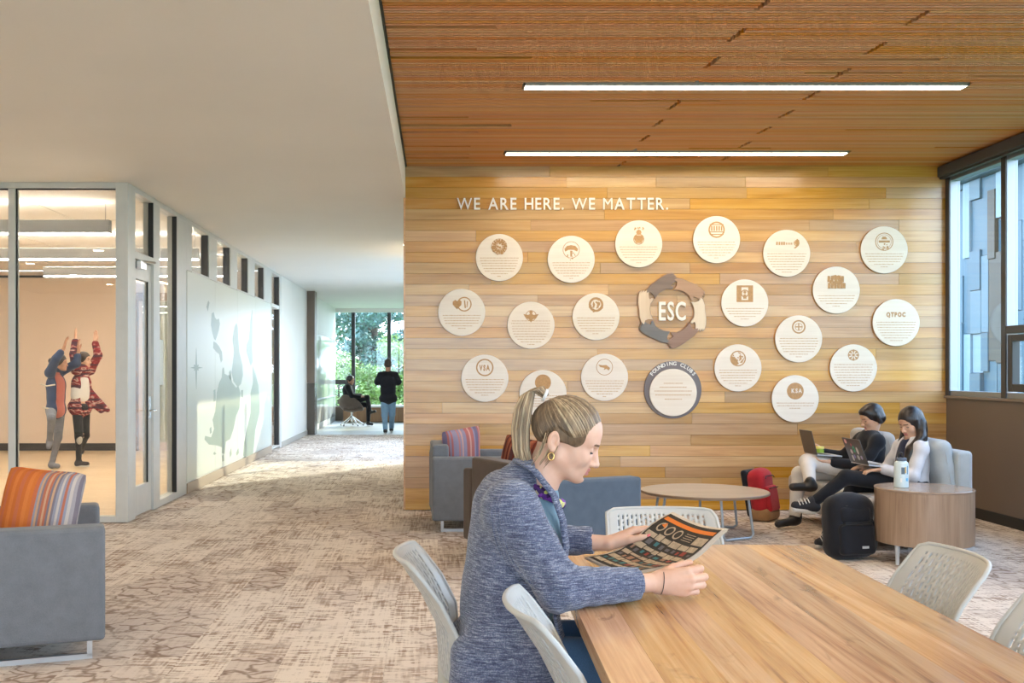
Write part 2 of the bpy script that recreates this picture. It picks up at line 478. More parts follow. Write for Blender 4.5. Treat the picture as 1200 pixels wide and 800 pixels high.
# ---- far left, back and lounge walls outside the picture
struct(box('wall_left', -9.1, -9.0, -4.2, 18.2, 0, SZ, M_white_paint))
bk = struct_empty('wall_back')
box('pier', -9.0, -3.8, -4.35, -4.2, 0, CZ, M_white_paint, bk); box('pier', 5.0, 5.3, -4.35, -4.2, 0, CZ, M_white_paint, bk)
box('sill_wall', -3.8, 5.0, -4.35, -4.2, 0, 0.3, M_white_paint, bk); box('lintel', -3.8, 5.0, -4.35, -4.2, 3.1, CZ+0.1, M_white_paint, bk)
w = struct_empty('window_5')
for k in range(6):
    xa = -3.8+k*8.8/6; box('mullion', xa-0.03, xa+0.03, -4.33, -4.23, 0.3, 3.1, M_dark_frame, w)
for k in range(6):
    xa = -3.8+k*8.8/6; box('pane', xa+0.03, xa+8.8/6-0.03, -4.285, -4.28, 0.3, 3.1, M_glass, w)

# ---- right wall: brown apron with sill, dark bronze windows
struct(box('wall_right', WX1, WX1+0.28, -4.2, WY+0.02, 0, 1.125, M_brown_wall))
struct(box('trim_2', WX1-0.03, WX1+0.14, -4.2, WY-0.02, 1.125, 1.15, plain('sill_paint', (0.22, 0.17, 0.13), 0.3), bev=0.004))
struct(box('baseboard_right', WX1-0.012, WX1, -4.2, WY-0.02, 0, 0.10, M_black))
struct(box('wall_right_head', WX1, WX1+0.28, -4.2, WY+0.02, 3.36, CZ+0.12, M_dark_frame))
blind = thing('roller_blind_box', 'dark grey roller blind box above the bronze windows', 'blind')
box('cassette', WX1-0.10, WX1-0.002, -4.1, WY-0.03, 3.335, 3.44, plain('blind_fabric_grey', (0.06, 0.062, 0.065), 0.6), blind, bev=0.01)
box('bottom_rail', WX1-0.075, WX1-0.03, -4.1, WY-0.03, 3.315, 3.335, M_dark_frame, blind)
GX = WX1+0.075
yy = [WY-0.02, 9.27, 8.2, 7.13, 6.06, 4.99, 3.92, 2.85, 1.78, 0.71, -0.36, -1.43, -2.5, -4.15]
M_frame_side = plain('anodised_frame', (0.30, 0.33, 0.36), 0.3, 0.6)
for k in range(len(yy)-1):
    a, b_ = yy[k+1], yy[k]
    w = struct_empty('window_%d' % (10+k))
    fr = MB()
    fr.box(WX1+0.0, WX1+0.10, b_-0.075, b_, 1.15, 3.36)
    fr.box(WX1+0.0, WX1+0.10, a, b_-0.075, 3.29, 3.36); fr.box(WX1+0.0, WX1+0.10, a, b_-0.075, 1.15, 1.20)
    fr.build('window_frame', M_frame_side, w, bev=0.004)
    box('cover_cap', WX1-0.012, WX1+0.0, b_-0.075, b_, 1.15, 3.36, M_dark_frame, w)
    if k % 2 == 0:
        box('pane', GX, GX+0.008, a, b_-0.075, 1.20, 3.29, M_glass, w)
    else:
        box('transom', WX1-0.012, WX1+0.10, a, b_-0.075, 1.73, 1.80, M_dark_frame, w, bev=0.004)
        box('pane', GX, GX+0.008, a, b_-0.075, 1.80, 3.29, M_glass, w)
        sa = MB()
        sa.box(WX1+0.0, WX1+0.07, a+0.02, a+0.08, 1.21, 1.72); sa.box(WX1+0.0, WX1+0.07, b_-0.16, b_-0.09, 1.21, 1.72)
        sa.box(WX1+0.0, WX1+0.07, a+0.08, b_-0.16, 1.21, 1.28); sa.box(WX1+0.0, WX1+0.07, a+0.08, b_-0.16, 1.66, 1.72)
        s_ = sa.build('sash', M_dark_frame, w, bev=0.006)
        box('pane', GX, GX+0.008, a+0.08, b_-0.16, 1.28, 1.66, M_glass, w)
        box('handle', WX1-0.03, WX1-0.0, (a+b_)/2-0.08, (a+b_)/2+0.08, 1.235, 1.26, M_black, w)

# ---- glazed studio on the left: front storefront, corner post, door, sidelight
FY = 9.44
sf = struct_empty('window_1')
xs = [-3.93-1.06*3, -3.93-1.06*2, -3.93-1.06, -3.93]      # mullions (centre)
fr = MB(); 
fr.box(-9.0, LX-0.115, FY, FY+0.10, SZ-0.055, SZ); fr.box(-9.0, LX-0.115, FY, FY+0.10, 0.0, 0.055)
fr.build('frame_rail', M_frame, sf, bev=0.003)
for x in xs: box('mullion', x-0.032, x+0.032, FY, FY+0.10, 0.055, SZ-0.055, M_frame, sf, bev=0.003)
box('corner_post', LX-0.115, LX, FY, FY+0.19, 0, SZ, M_frame, sf, bev=0.004)
edges = [-9.0]+xs+[LX-0.115]
for k in range(len(edges)-1):
    a = edges[k]+(0.032 if k else 0); b_ = edges[k+1]-(0.032 if k < len(edges)-2 else 0)
    box('pane', a, b_, FY+0.045, FY+0.053, 0.055, SZ-0.055, M_glass_int, sf)
    box('gasket', a, a+0.012, FY+0.02, FY+0.045, 0.055, SZ-0.055, M_black, sf)
    box('gasket', a, b_, FY+0.02, FY+0.045, SZ-0.067, SZ-0.055, M_black, sf)

dr = struct_empty('door_1')
DX0, DX1 = LX-0.11, LX
Y1, Y2, Y3, Y4, Y5 = 9.63, 10.30, 10.53, 11.22, 11.64
fm = MB()
fm.box(DX0, DX1, Y1, Y1+0.045, 0, SZ-0.05); fm.box(DX0, DX1, Y2, Y3, 0, SZ-0.05); fm.box(DX0, DX1, Y4, Y5, 0, SZ-0.05)
fm.box(DX0, DX1, Y1+0.045, Y2, 2.46, 2.53); fm.box(DX0, DX1, Y1, Y5, SZ-0.05, SZ); fm.box(DX0, DX1, Y3, Y4, 0, 0.07)
fm.build('door_frame', M_frame, dr, bev=0.003)
leaf = MB(); ly0, ly1 = Y1+0.05, Y2-0.006
leaf.box(DX1-0.07, DX1-0.025, ly0, ly0+0.09, 0.01, 2.45); leaf.box(DX1-0.07, DX1-0.025, ly1-0.09, ly1, 0.01, 2.45)
leaf.box(DX1-0.07, DX1-0.025, ly0+0.09, ly1-0.09, 0.01, 0.29); leaf.box(DX1-0.07, DX1-0.025, ly0+0.09, ly1-0.09, 2.28, 2.45)
lf = leaf.build('door_leaf', M_frame, dr, bev=0.003)
box('pane', DX1-0.052, DX1-0.045, ly0+0.09, ly1-0.09, 0.29, 2.28, M_glass_int, lf)
box('gasket', DX1-0.045, DX1-0.03, ly1-0.10, ly1-0.09, 0.29, 2.28, M_black, lf)
hd = MB(); hd.box(DX1-0.025, DX1-0.015, ly1-0.085, ly1-0.03, 0.92, 1.14)
hd.tube([(DX1-0.02, ly1-0.057, 1.0), (DX1+0.035, ly1-0.057, 1.0), (DX1+0.04, ly1-0.07, 1.0), (DX1+0.04, ly1-0.18, 1.0)], 0.010)
hd.build('door_handle', M_chrome, dr, smooth=False)
dc = MB(); dc.box(DX1-0.02, DX1+0.045, ly0+0.02, ly0+0.20, 2.37, 2.44)
dc.tube([(DX1+0.02, ly0+0.16, 2.45), (DX1+0.10, ly0+0.30, 2.45), (DX1+0.01, ly0+0.50, 2.47)], 0.011)
dc.build('door_closer', M_chrome, dr)
box('pane', DX0+0.05, DX0+0.058, Y1+0.045, Y2, 2.53, SZ-0.05, M_glass_int, dr)
box('pane', DX0+0.05, DX0+0.058, Y3, Y4, 0.07, SZ-0.05, M_glass_int, dr)
box('gasket', DX0+0.058, DX1-0.004, Y2-0.014, Y2-0.0005, 2.531, SZ-0.051, M_black, dr); box('gasket', DX0+0.058, DX1-0.004, Y4-0.02, Y4-0.0005, 0.071, SZ-0.051, M_black, dr)
box('push_plate', DX0+0.07, DX0+0.085, Y3+0.06, Y3+0.22, 1.25, 1.72, plain('notice_plate', (0.75, 0.8, 0.72), 0.5), dr)

# ---- studio interior
sw_ = struct(box('wall_studio_back', -9.0, LX-0.12, 17.9, 18.05, 0, SZ, M_beige_wall))
struct(box('baseboard_studio', -9.0, -5.35, 17.885, 17.9, 0.0, 0.13, plain('rubber_base', (0.03, 0.028, 0.03), 0.5)))
struct(box('trim_3', -9.0, -5.3, 17.88, 17.9, 3.02, 3.06, M_dark_frame))
wi = struct_empty('window_3')
box('pane', -5.15, -3.3, 17.86, 17.868, 0.15, 2.6, glass('far_studio_glass', (0.9, 0.97, 0.93), 0.1), wi)
M_brownwood = wood('brown_door_wood', [(0.22, 0.11, 0.05), (0.30, 0.16, 0.08), (0.36, 0.2, 0.1)], 'Z', 0.4, rnd=False)
for x in (-5.3, -4.62, -3.95, -3.25): box('jamb', x-0.07, x+0.07, 17.82, 17.9, 0, 2.75, M_brownwood, wi)
box('head', -5.23, -3.32, 17.82, 17.9, 2.62, 2.75, M_brownwood, wi)
M_ctile = plain('ceiling_tile', (0.80, 0.74, 0.66), 0.7, var=0.03, vscale=3)
sc = struct(box('ceiling_studio', -9.0, LX-0.15, 9.44, 18.0, SZ+0.02, SZ+0.3, plain('ceiling_grid', (0.45, 0.42, 0.38), 0.6)))
tm = None
for i in range(5):
    for j in range(7):
        if tm is None:
            o = MB().box(0.008, 1.192, 0.008, 1.192, -0.004, 0.01).build('ceiling_tile', M_ctile, sc); tm = o.data
        else:
            o = bpy.data.objects.new('ceiling_tile', tm); COL.objects.link(o); o.parent = sc
        o.location = (-9.0+i*1.2, 9.5+j*1.2, SZ+0.012)
for (xa, xb, y, lab) in [(-7.8, -3.39, 10.6, 'grey linear pendant light nearest the studio glass'),
                         (-8.6, -3.05, 13.06, 'long grey linear pendant light in the middle of the studio'),
                         (-5.92, -3.1, 15.4, 'grey linear pendant light by the studio back wall')]:
    t = thing('linear_pendant_light', lab, 'pendant light', (0, y, 2.88), group='studio pendants')
    box('housing', xa, xb, -0.05, 0.05, -0.06, 0.075, M_alu, t, bev=0.004)
    box('diffuser', xa+0.01, xb-0.01, -0.042, 0.042, -0.072, -0.0605, M_led_room, t)
    box('uplight', xa+0.03, xb-0.03, -0.018, 0.018, 0.0755, 0.0785, M_led_room, t)
    for x in (xa+0.05, xb-0.05, (xa+xb)/2): MB().tube([(x, 0, 0.08), (x, 0, SZ-2.88+0.01)], 0.006, 6).build('cable', M_chrome, t)

# ---- corridor left wall: map panel, clerestory, sidelight, white wall, pilaster, whiteboard
wl = struct_empty('wall_corridor_left')
box('lower_wall', LX-0.10, LX-0.012, Y5, 17.55, 0, 2.545, M_white_paint, wl)
box('white_wall', LX-0.10, LX, 18.72, ENDY, 0, SZ, M_white_paint, wl)
box('head_strip', LX-0.10, LX-0.0, Y5, 18.72, SZ-0.05, SZ, M_frame, wl)
wins = [(11.90, 12.79), (13.26, 14.10), (14.58, 15.42), (15.98, 16.85)]
prev = Y5
cl = struct_empty('window_2')
for (a, b_) in wins+[(17.58, 18.50)]:
    box('post', LX-0.10, LX, prev, a, 2.545, SZ-0.05, M_frame, wl, bev=0.003); prev = b_
    z0 = 2.56 if b_ < 18 else 0.06
    box('pane', LX-0.06, LX-0.052, a, b_, z0, SZ-0.05, M_glass_int, cl)
    box('jamb_shadow', LX-0.098, LX-0.012, b_-0.03, b_, z0, SZ-0.05, M_dark_frame, cl)
    box('sill', LX-0.10, LX+0.006, a-0.02, b_+0.02, z0-0.02, z0, M_frame, cl)
box('jamb', LX-0.10, LX+0.004, 17.55, 17.60, 0, SZ-0.05, M_frame, cl); box('transom', LX-0.10, LX+0.002, 17.60, 18.47, 2.50, 2.56, M_frame, cl)
box('jamb', LX-0.30, LX-0.10, 18.38, 18.72, 0, SZ-0.05, M_brownwood, cl); box('jamb', LX-0.10, LX+0.004, 18.50, 18.72, 0, SZ-0.05, M_frame, cl)
struct(box('baseboard_left', LX, LX+0.014, Y5, 17.55, 0, 0.115, plain('tan_base', (0.40, 0.31, 0.22), 0.4)))
struct(box('baseboard_left', LX, LX+0.014, 18.72, 22.4, 0, 0.10, plain('grey_base', (0.42, 0.39, 0.34), 0.4)))
pil = struct_empty('wall_pilaster')
box('upper_panel', LX-0.02, LX+0.17, 22.35, 22.75, 1.13, SZ, M_brown_wall, pil); box('lower_panel', LX-0.02, LX+0.172, 22.34, 22.75, 0, 1.125, plain('pilaster_metal', (0.10, 0.085, 0.07), 0.25, 0.5), pil)
# corridor right wall with glazed openings (beyond the feature wall)
cr = struct_empty('wall_corridor_right')
box('pier', WX0, WX0+0.25, WY+0.30, 15.6, 0, SZ, M_white_paint, cr); box('pier', WX0, WX0+0.25, 20.6, 21.4, 0, SZ, M_white_paint, cr)
box('pier', 3.4, 3.5, 21.0, ENDY, 0, SZ, M_white_paint, cr); box('pier', WX0, 3.5, 21.4, 21.5, 0, SZ, M_white_paint, cr)
w = struct_empty('window_6')
for y in (15.6, 17.2, 18.8, 20.55): box('mullion', WX0+0.08, WX0+0.16, y, y+0.06, 0.0, SZ, M_dark_frame, w)
box('pane', WX0+0.115, WX0+0.122, 15.66, 20.55, 0.0, SZ, M_glass, w)
# corridor end window
ew = struct_empty('window_4')
mx = [P(384, 0, ENDY).x, P(414, 0, ENDY).x, P(456, 0, ENDY).x, -0.45, 0.5, 1.5, 2.5, 3.45]
for x in mx: box('mullion', x-0.05, x+0.05, ENDY-0.02, ENDY+0.10, 0.40, 3.02, M_dark_frame, ew)
box('rail', mx[0], mx[1], ENDY-0.02, ENDY+0.08, 1.02, 1.14, M_dark_frame, ew)
fr = MB(); fr.box(LX, 3.5, ENDY-0.03, ENDY+0.12, 3.02, SZ+0.02); fr.build('window_head', M_white_paint, ew)
box('sill_wall', LX, 3.5, ENDY-0.02, ENDY+0.12, 0, 0.40, M_brown_wall, ew)
for a, b_ in zip(mx[:-1], mx[1:]): box('pane', a+0.05, b_-0.05, ENDY+0.03, ENDY+0.038, 0.40, 3.02, M_glass, ew)

# warm lamps added in the unseen white ceiling to light the left side
M_fill_spot = emitter('fill_downlight_lens', (1.0, 0.82, 0.60), 100)
for i, x in enumerate((-6.6, -4.9, -3.2, -1.5)):
    for j, y in enumerate((-1.6, 0.4, 2.4, 4.2)):
        t = thing('fill_downlight', 'small round fill lamp added out of view in the white ceiling', 'ceiling light', (x, y, SZ), group='added fill lamps')
        MB().lathe([(0.085, -0.006), (0.085, 0.0), (0.07, 0.0)], 20).build('trim_ring', M_white_paint, t)
        MB().lathe([(0.066, -0.0085), (0.066, -0.0065)], 20).build('lens', M_fill_spot, t)
# unseen linear light added to warm the corridor, hidden behind the feature wall
t = thing('linear_ceiling_light', 'added unseen linear light warming the corridor along its glazed side', 'ceiling light', (-0.43, 17.4, SZ), group='linear ceiling lights')
h = MB(); h.box(-0.052, -0.044, -3.3, 3.3, -0.012, 0.0); h.box(0.044, 0.052, -3.3, 3.3, -0.012, 0.0); h.build('housing', M_alu, t)
box('diffuser', -0.044, 0.044, -3.3, 3.3, -0.010, -0.001, emitter('corridor_fill_led', (1.0, 0.80, 0.54), 22), t)
# ================================================================== outdoors
M_grass = plain('lawn', (0.10, 0.20, 0.05), 0.9, var=0.4, vscale=4)
struct(box('ground', -40, 60, -40, 90, -0.6, -0.2, M_grass))
M_leafA = plain('leaf_light', (0.30, 0.40, 0.11), 0.6, var=0.35, vscale=3)
M_leafB = plain('leaf_dark', (0.09, 0.17, 0.09), 0.6, var=0.4, vscale=2)
M_leafC = plain('leaf_blue', (0.15, 0.25, 0.21), 0.6, var=0.4, vscale=2)
M_bark = plain('bark', (0.12, 0.09, 0.07), 0.9, var=0.3, vscale=20)
def tree(name, label, loc, hgt, rad, leafmat, n, leaf, trunk_r, seed, low=0.15, cat='tree', group=None):
    g = random.Random(seed); t = thing(name, label, cat, loc, group=group)
    mb = MB()
    mb.tube([(0, 0, 0), (0.05*hgt/5, 0, hgt*0.45), (0, 0.1, hgt*0.85)], [trunk_r, trunk_r*0.75, trunk_r*0.25], 8)
    for k in range(7):
        a = g.uniform(0, 2*PI); z = hgt*g.uniform(0.25, 0.7)
        mb.tube([(0, 0, z), (math.cos(a)*rad*0.6, math.sin(a)*rad*0.6, z+hgt*0.15)], [trunk_r*0.4, trunk_r*0.12], 5)
    mb.build('trunk', M_bark, t)
    lv = []; lf = []
    blobs = [(Vector((g.gauss(0, rad*0.45), g.gauss(0, rad*0.45), hgt*g.uniform(low, 1.0))), rad*g.uniform(0.25, 0.5)) for _ in range(26)]
    for i in range(n):
        c, r = blobs[g.randrange(len(blobs))]
        d = Vector((g.gauss(0, 1), g.gauss(0, 1), g.gauss(0, 1))).normalized()
        p = c + d*r*g.uniform(0.7, 1.05); p.z = max(0.05, p.z)
        a = Vector((g.gauss(0, 1), g.gauss(0, 1), g.gauss(0, 0.6))).normalized(); b_ = a.cross(d+Vector((0.1, 0.2, 0.3))).normalized()
        s = leaf*g.uniform(0.6, 1.3); k = len(lv)
        lv += [p-a*s, p+b_*s*0.5, p+a*s, p-b_*s*0.5]; lf.append((k, k+1, k+2, k+3))
    o = link_mesh('foliage', lv, lf, leafmat, t); o['kind'] = 'stuff'
    return t
tree('garden_tree', 'tall dark green tree behind the corridor end window', (-6.2, 40, -0.2), 7.0, 1.5, M_leafB, 9000, 0.11, 0.16, 1, group='trees in the garden')
tree('garden_tree', 'blue-green conifer in the hazy middle of the garden view', (-2.9, 46, -0.2), 7.5, 1.6, M_leafC, 10000, 0.11, 0.18, 2, group='trees in the garden')
tree('garden_tree', 'grey-green tree standing behind the walking man', (0.9, 43, -0.2), 7.0, 1.5, M_leafC, 9000, 0.11, 0.16, 3, group='trees in the garden')
tree('garden_tree', 'shady evergreen tree at the far back of the garden', (-4.2, 56, -0.2), 9.0, 2.2, M_leafB, 11000, 0.13, 0.2, 8, group='trees in the garden')
tree('garden_shrub', 'bright yellow-green shrub beside the man outside the window', (-1.35, 34.5, -0.2), 2.6, 0.95, M_leafA, 6000, 0.06, 0.05, 4, cat='shrub')
tree('garden_shrub', 'bright green shrub behind the seated person outside the window', (-3.35, 34.5, -0.2), 2.0, 0.8, M_leafA, 5000, 0.06, 0.05, 5, cat='shrub')
tree('garden_shrub', 'low sunny shrub outside in the middle of the garden view', (-2.3, 36.5, -0.2), 1.6, 0.7, M_leafA, 4000, 0.06, 0.05, 6, cat='shrub')

# neighbouring building: staggered facade panels
fb = thing('neighbour_building', 'blue-grey building with staggered white and brown facade panels outside the bronze windows', 'building', (9.5, 0, -0.2))
box('wall', 0.06, 0.4, 13, 26, 0, 6.0, plain('facade_teal', (0.06, 0.12, 0.155), 0.3), fb)
box('eaves', -1.3, 0.4, 13, 26, 5.35, 5.65, plain('eaves_white', (0.26, 0.25, 0.23), 0.6), fb)
box('fascia', -0.25, 0.05, 13, 26, 4.95, 5.3, plain('fascia_slate', (0.06, 0.09, 0.115), 0.4), fb)
fc = [plain('facade_white', (0.23, 0.32, 0.38), 0.45), plain('facade_blue', (0.045, 0.11, 0.155), 0.4), plain('facade_brown', (0.058, 0.046, 0.036), 0.5), plain('facade_pale', (0.10, 0.17, 0.215), 0.45)]
g = random.Random(21); y = 15.2; k = 0
while y < 22.5:
    wd = g.choice([0.18, 0.24, 0.3, 0.36]); z = 0.0
    while z < 4.9:
        L = g.uniform(0.5, 1.9); dep = g.uniform(0.0, 0.08); c = fc[g.choice([0, 1, 1, 2, 3, 1, 3])]
        box('panel', -dep-0.02, 0.058, y+0.008, y+wd-0.008, z+0.01, min(z+L, 4.94), c, fb); z += L
    y += wd

# ================================================================== lettering and plaques
_tc = {}
def char_mesh(ch, size, extrude, offset=0.0):
    key = (ch, size, extrude, offset)
    if key in _tc: return _tc[key]
    cu = bpy.data.curves.new('glyph', 'FONT'); cu.body = ch; cu.size = size; cu.extrude = extrude; cu.offset = offset; cu.resolution_u = 3
    o = bpy.data.objects.new('glyph', cu); COL.objects.link(o)
    dg = bpy.context.evaluated_depsgraph_get(); dg.update()
    me = bpy.data.meshes.new_from_object(o.evaluated_get(dg))
    bpy.data.objects.remove(o); bpy.data.curves.remove(cu)
    co = np.empty(len(me.vertices)*3, dtype=np.float32); me.vertices.foreach_get('co', co); co = co.reshape(-1, 3)
    x0, x1 = co[:, 0].min(), co[:, 0].max(); y0, y1 = co[:, 1].min(), co[:, 1].max()
    fs = [tuple(p.vertices) for p in me.polygons]
    _tc[key] = (co, fs, (x0, x1, y0, y1)); return _tc[key]

def WM(loc):      # plaque plane (a right, b up, d out of the wall) -> world
    return Matrix.Translation(loc) @ Matrix(((1, 0, 0, 0), (0, 0, -1, 0), (0, 1, 0, 0), (0, 0, 0, 1)))

def text_into(mb, s, M, size, x, y, extrude, width=None, offset=0.0, gap=0.12, centre=True, squash=1.0):
    """flat string into one mesh; M maps (a,b,d)"""
    adv = []; tot = 0
    for ch in s:
        if ch == ' ': adv.append((None, size*0.36)); tot += size*0.36; continue
        co, fs, bb = char_mesh(ch, size, extrude, offset); adv.append(((co, fs, bb), bb[1]-bb[0]+size*gap)); tot += bb[1]-bb[0]+size*gap
    k = (width/tot) if width else squash
    cx = x-(tot*k/2 if centre else 0)
    for it, w in adv:
        if it:
            co, fs, bb = it
            mb.add([M @ Vector((cx+(v[0]-bb[0])*k, y+v[1], v[2])) for v in co], fs)
        cx += w*k

M_letter = plain('brushed_letters', (0.80, 0.76, 0.68), 0.35, 0.2)
M_plaque = wood('maple_plaque', [(0.76, 0.66, 0.54), (0.82, 0.73, 0.61), (0.86, 0.78, 0.67)], 'X', 0.4, vary=0.03, huev=0.004)
M_pedge = plain('plaque_edge', (0.33, 0.20, 0.11), 0.5)
M_burn = plain('engraved_brown', (0.48, 0.27, 0.11), 0.6, var=0.15, vscale=60)
M_line = plain('engraved_text', (0.60, 0.42, 0.25), 0.6)

# wall lettering: each letter a part
U = WY/FPX                                   # one picture pixel on the wall, in metres
sign = thing('wall_lettering', 'raised metallic capital letters across the top of the plank wall', 'sign', P(660, 239, WY)-Vector((0, 0.02, 0)))
s = 'WE ARE HERE. WE MATTER.'
size = 0.168; items = []; tot = 0
for ch in s:
    if ch == ' ': items.append((None, size*0.42)); tot += size*0.42; continue
    co, fs, bb = char_mesh(ch, size, 0.008, 0.0 if ch in 'MW' else 0.0015); w_ = bb[1]-bb[0]+size*0.15; items.append(((co, fs, bb), w_)); tot += w_
k = 249*U/tot; cx = -249*U/2
for it, w_ in items:
    if it:
        co, fs, bb = it
        vs_ = [Vector((cx+(v[0]-bb[0])*k, -v[2]-0.012, v[1]-0.060)) for v in co]
        link_mesh('letter', vs_, fs, M_letter, sign)
    cx += w_*k

def circ(cx, cy, r, n=28, ph=0): return [(cx+r*math.cos(2*PI*i/n+ph), cy+r*math.sin(2*PI*i/n+ph)) for i in range(n)]
class Emb:
    """emblem drawn in picture pixels around the plaque's centre"""
    def __init__(s, M, z): s.mb = MB(); s.M = M @ Matrix.Diagonal((U, U, 1, 1)); s.z = z; s.Mr = M
    def poly(s, pts, h=0.0012): s.n_ = getattr(s, 'n_', 0)+1; s.mb.prism(pts, s.z-0.0008, s.z+h+0.00006*s.n_, s.M); return s
    def disc(s, cx, cy, r, n=28, h=0.0012): return s.poly(circ(cx, cy, r, n), h)
    def ring(s, cx, cy, r0, r1, n=32, h=0.0012):
        s.n_ = getattr(s, 'n_', 0)+1; h = h+0.00006*s.n_
        vs_ = []; fs = []
        for i in range(n):
            c, q = math.cos(2*PI*i/n), math.sin(2*PI*i/n)
            vs_ += [s.M @ Vector((cx+r0*c, cy+r0*q, s.z+h)), s.M @ Vector((cx+r1*c, cy+r1*q, s.z+h)), s.M @ Vector((cx+r1*c, cy+r1*q, s.z))]
        for i in range(n):
            a = 3*i; b_ = 3*((i+1) % n); fs += [(a, a+1, b_+1, b_), (a+1, a+2, b_+2, b_+1)]
        s.mb.add(vs_, fs); return s
    def blobs(s, cx, cy, r, n, seed, rr=(0.8, 2.0)):
        g = random.Random(seed)
        for i in range(n):
            a = g.uniform(0, 2*PI); q = r*math.sqrt(g.random()); s.disc(cx+q*math.cos(a), cy+q*math.sin(a), g.uniform(*rr), 7)
        return s
    def text(s, t, cx, cy, h, w, off=0.0):
        text_into(s.mb, t, s.Mr @ Matrix.Translation((0, 0, s.z+0.0001)), h*U*1.38, cx*U, cy*U-h*U*0.5, 0.0012, w*U, off); return s

PD = 0.024
def plaque(px, py, label, draw, lines, r=27.5, ly=-3.0, dy=3.05, wf=0.86, y_end=None, seed=0, group='club plaques on the plank wall'):
    c = P(px, py, WY-0.02); t = thing('plaque', label, 'plaque', c, group=group)
    M0 = WM(Vector((0, 0, 0))); R = r*U
    d = MB().lathe([(R*0.985, 0.0), (R, 0.003), (R, PD-0.003), (R-0.003, PD)], 56, M=M0)
    o = d.build('disc', [M_plaque, M_pedge], t)
    for pol in o.data.polygons:
        if abs(pol.normal.y) < 0.5: pol.material_index = 1
    e = Emb(M0, PD); draw(e); e.mb.build('emblem', M_burn, t)
    g = random.Random(int(px*7+py)); mb = MB(); y = ly
    for i in range(lines):
        half = math.sqrt(max(1, (r*wf)**2-y*y))*g.uniform(0.93, 0.98)
        if i == lines-1: half *= 0.35
        elif i == lines-2 and lines > 3: half *= 0.75
        x = -half
        while x < half-0.8:
            wl_ = g.uniform(1.0, 4.2); x1 = min(x+wl_, half)
            mb.box(x*U, x1*U, 0, 0, 0, 0) if False else mb.prism([(x, y), (x1, y), (x1, y+g.uniform(0.75, 1.05)), (x, y+g.uniform(0.75, 1.05))], PD, PD+0.0008, M0 @ Matrix.Diagonal((U, U, 1, 1)))
            x = x1+0.55
        y -= dy
    tag(mb.build('engraved_lines', M_line, t), kind='stuff')
    return t
def petals(e, cx, cy, r, n, w=2.2):
    for i in range(n):
        a = 2*PI*i/n; e.poly([(cx+r*0.25*math.cos(a), cy+r*0.25*math.sin(a)), (cx+r*0.7*math.cos(a)-w*0.5*math.sin(a), cy+r*0.7*math.sin(a)+w*0.5*math.cos(a)), (cx+r*math.cos(a), cy+r*math.sin(a)), (cx+r*0.7*math.cos(a)+w*0.5*math.sin(a), cy+r*0.7*math.sin(a)-w*0.5*math.cos(a))])
    return e
D = {}
def d1(e): petals(e, 0, 13, 9.5, 16, 2.6); e.blobs(0, 12, 8.5, 46, 1, (0.6, 1.4)); e.ring(0, 13, 8.4, 9.0)
def d2(e): e.ring(0, 11, 9.2, 9.9); e.poly([(-7, 9), (-8, 12), (-5, 15.5), (0, 16.5), (5, 15.5), (8, 12), (7, 9), (3, 11), (-3, 11)]); e.poly([(-1, 3), (1, 3), (1.2, 10), (-1.2, 10)]); e.blobs(0, 4, 5, 14, 3, (0.5, 0.9))
def d3(e): e.blobs(-4.5, 17.5, 1.4, 6, 1, (0.5, .9)); e.blobs(0, 18.5, 1.4, 6, 2, (0.5, .9)); e.blobs(4.5, 17.5, 1.4, 6, 3, (0.5, .9)); e.disc(0, 13.5, 3.0); e.poly([(-4, 10), (4, 10), (5.5, 6), (3, 1), (-3, 1), (-5.5, 6)]); e.ring(0, 5.5, 5.5, 6.3)
def d4(e): e.ring(0, 11.5, 7.8, 9.6); [e.poly([(-8.2, y), (8.2, y), (8.2, y+1.1), (-8.2, y+1.1)]) for y in (5.5, 8.4, 17.0)]; [e.poly([(x, 10.2), (x+1.6, 10.2), (x+1.6, 16.0), (x, 16.0)]) for x in (-6.5, -3.6, -0.7, 2.2, 5.0)]
def d5(e):
    [e.poly([(x, 9.8), (x+2.0, 9.6), (x+2.2, 13.2), (x+0.2, 13.4)]) for x in (-12.5, -9.6, -6.8, -4.2)]; [e.poly([(x, 10), (x+1.2, 10), (x+1.2, 12.4), (x, 12.4)]) for x in (-1.2, 1, 3.2, 5.2)]; e.poly([(9, 12), (12, 17), (14.5, 15), (14, 9), (10, 5.5), (8, 6), (11.5, 9)]); e.ring(11.5, 12, 2.6, 3.4)
def d6(e): e.ring(0, 9.5, 9.6, 10.6); e.ring(0, 9.5, 7.8, 8.3); e.poly([(-6.5, 8.5), (6.5, 8.5), (6.5, 11), (-6.5, 11)]); e.poly([(-3.5, 12.2), (3.5, 12.2), (2, 15.5), (-2, 15.5)]); e.blobs(1, 3, 4, 10, 5, (0.6, 1.2))
def d7(e):
    e.poly([(-5.5, 3.5), (-0.5, 8.5), (0, 12.5), (-2.2, 14.5), (-5, 13), (-7.5, 14.5), (-10.5, 12.5), (-10.5, 9)]); e.ring(3, 9.5, 7.2, 8.6); e.poly([(3.4, 5), (5.0, 5), (4.0, 14), (2.6, 14)]); e.poly([(5.5, 6), (6.5, 6), (7.4, 13), (6.2, 13)])
def d8(e): e.poly([(-9, 13), (-3, 12), (0, 14), (3, 12), (9, 13), (6, 8), (2.5, 7), (0, 3), (-2.5, 7), (-6, 8)]); e.ring(0, 11, 5.6, 6.4); e.disc(0, 15, 2.0)
def d9(e): e.ring(0, 14, 6.0, 8.6, 24); e.poly([(-2.5, 9.5), (-1, 14), (-3, 18), (-4, 14)]); e.poly([(2.5, 9.5), (1, 14), (3, 18), (4, 14)]); e.blobs(0, 14, 8.8, 26, 4, (0.8, 1.3))
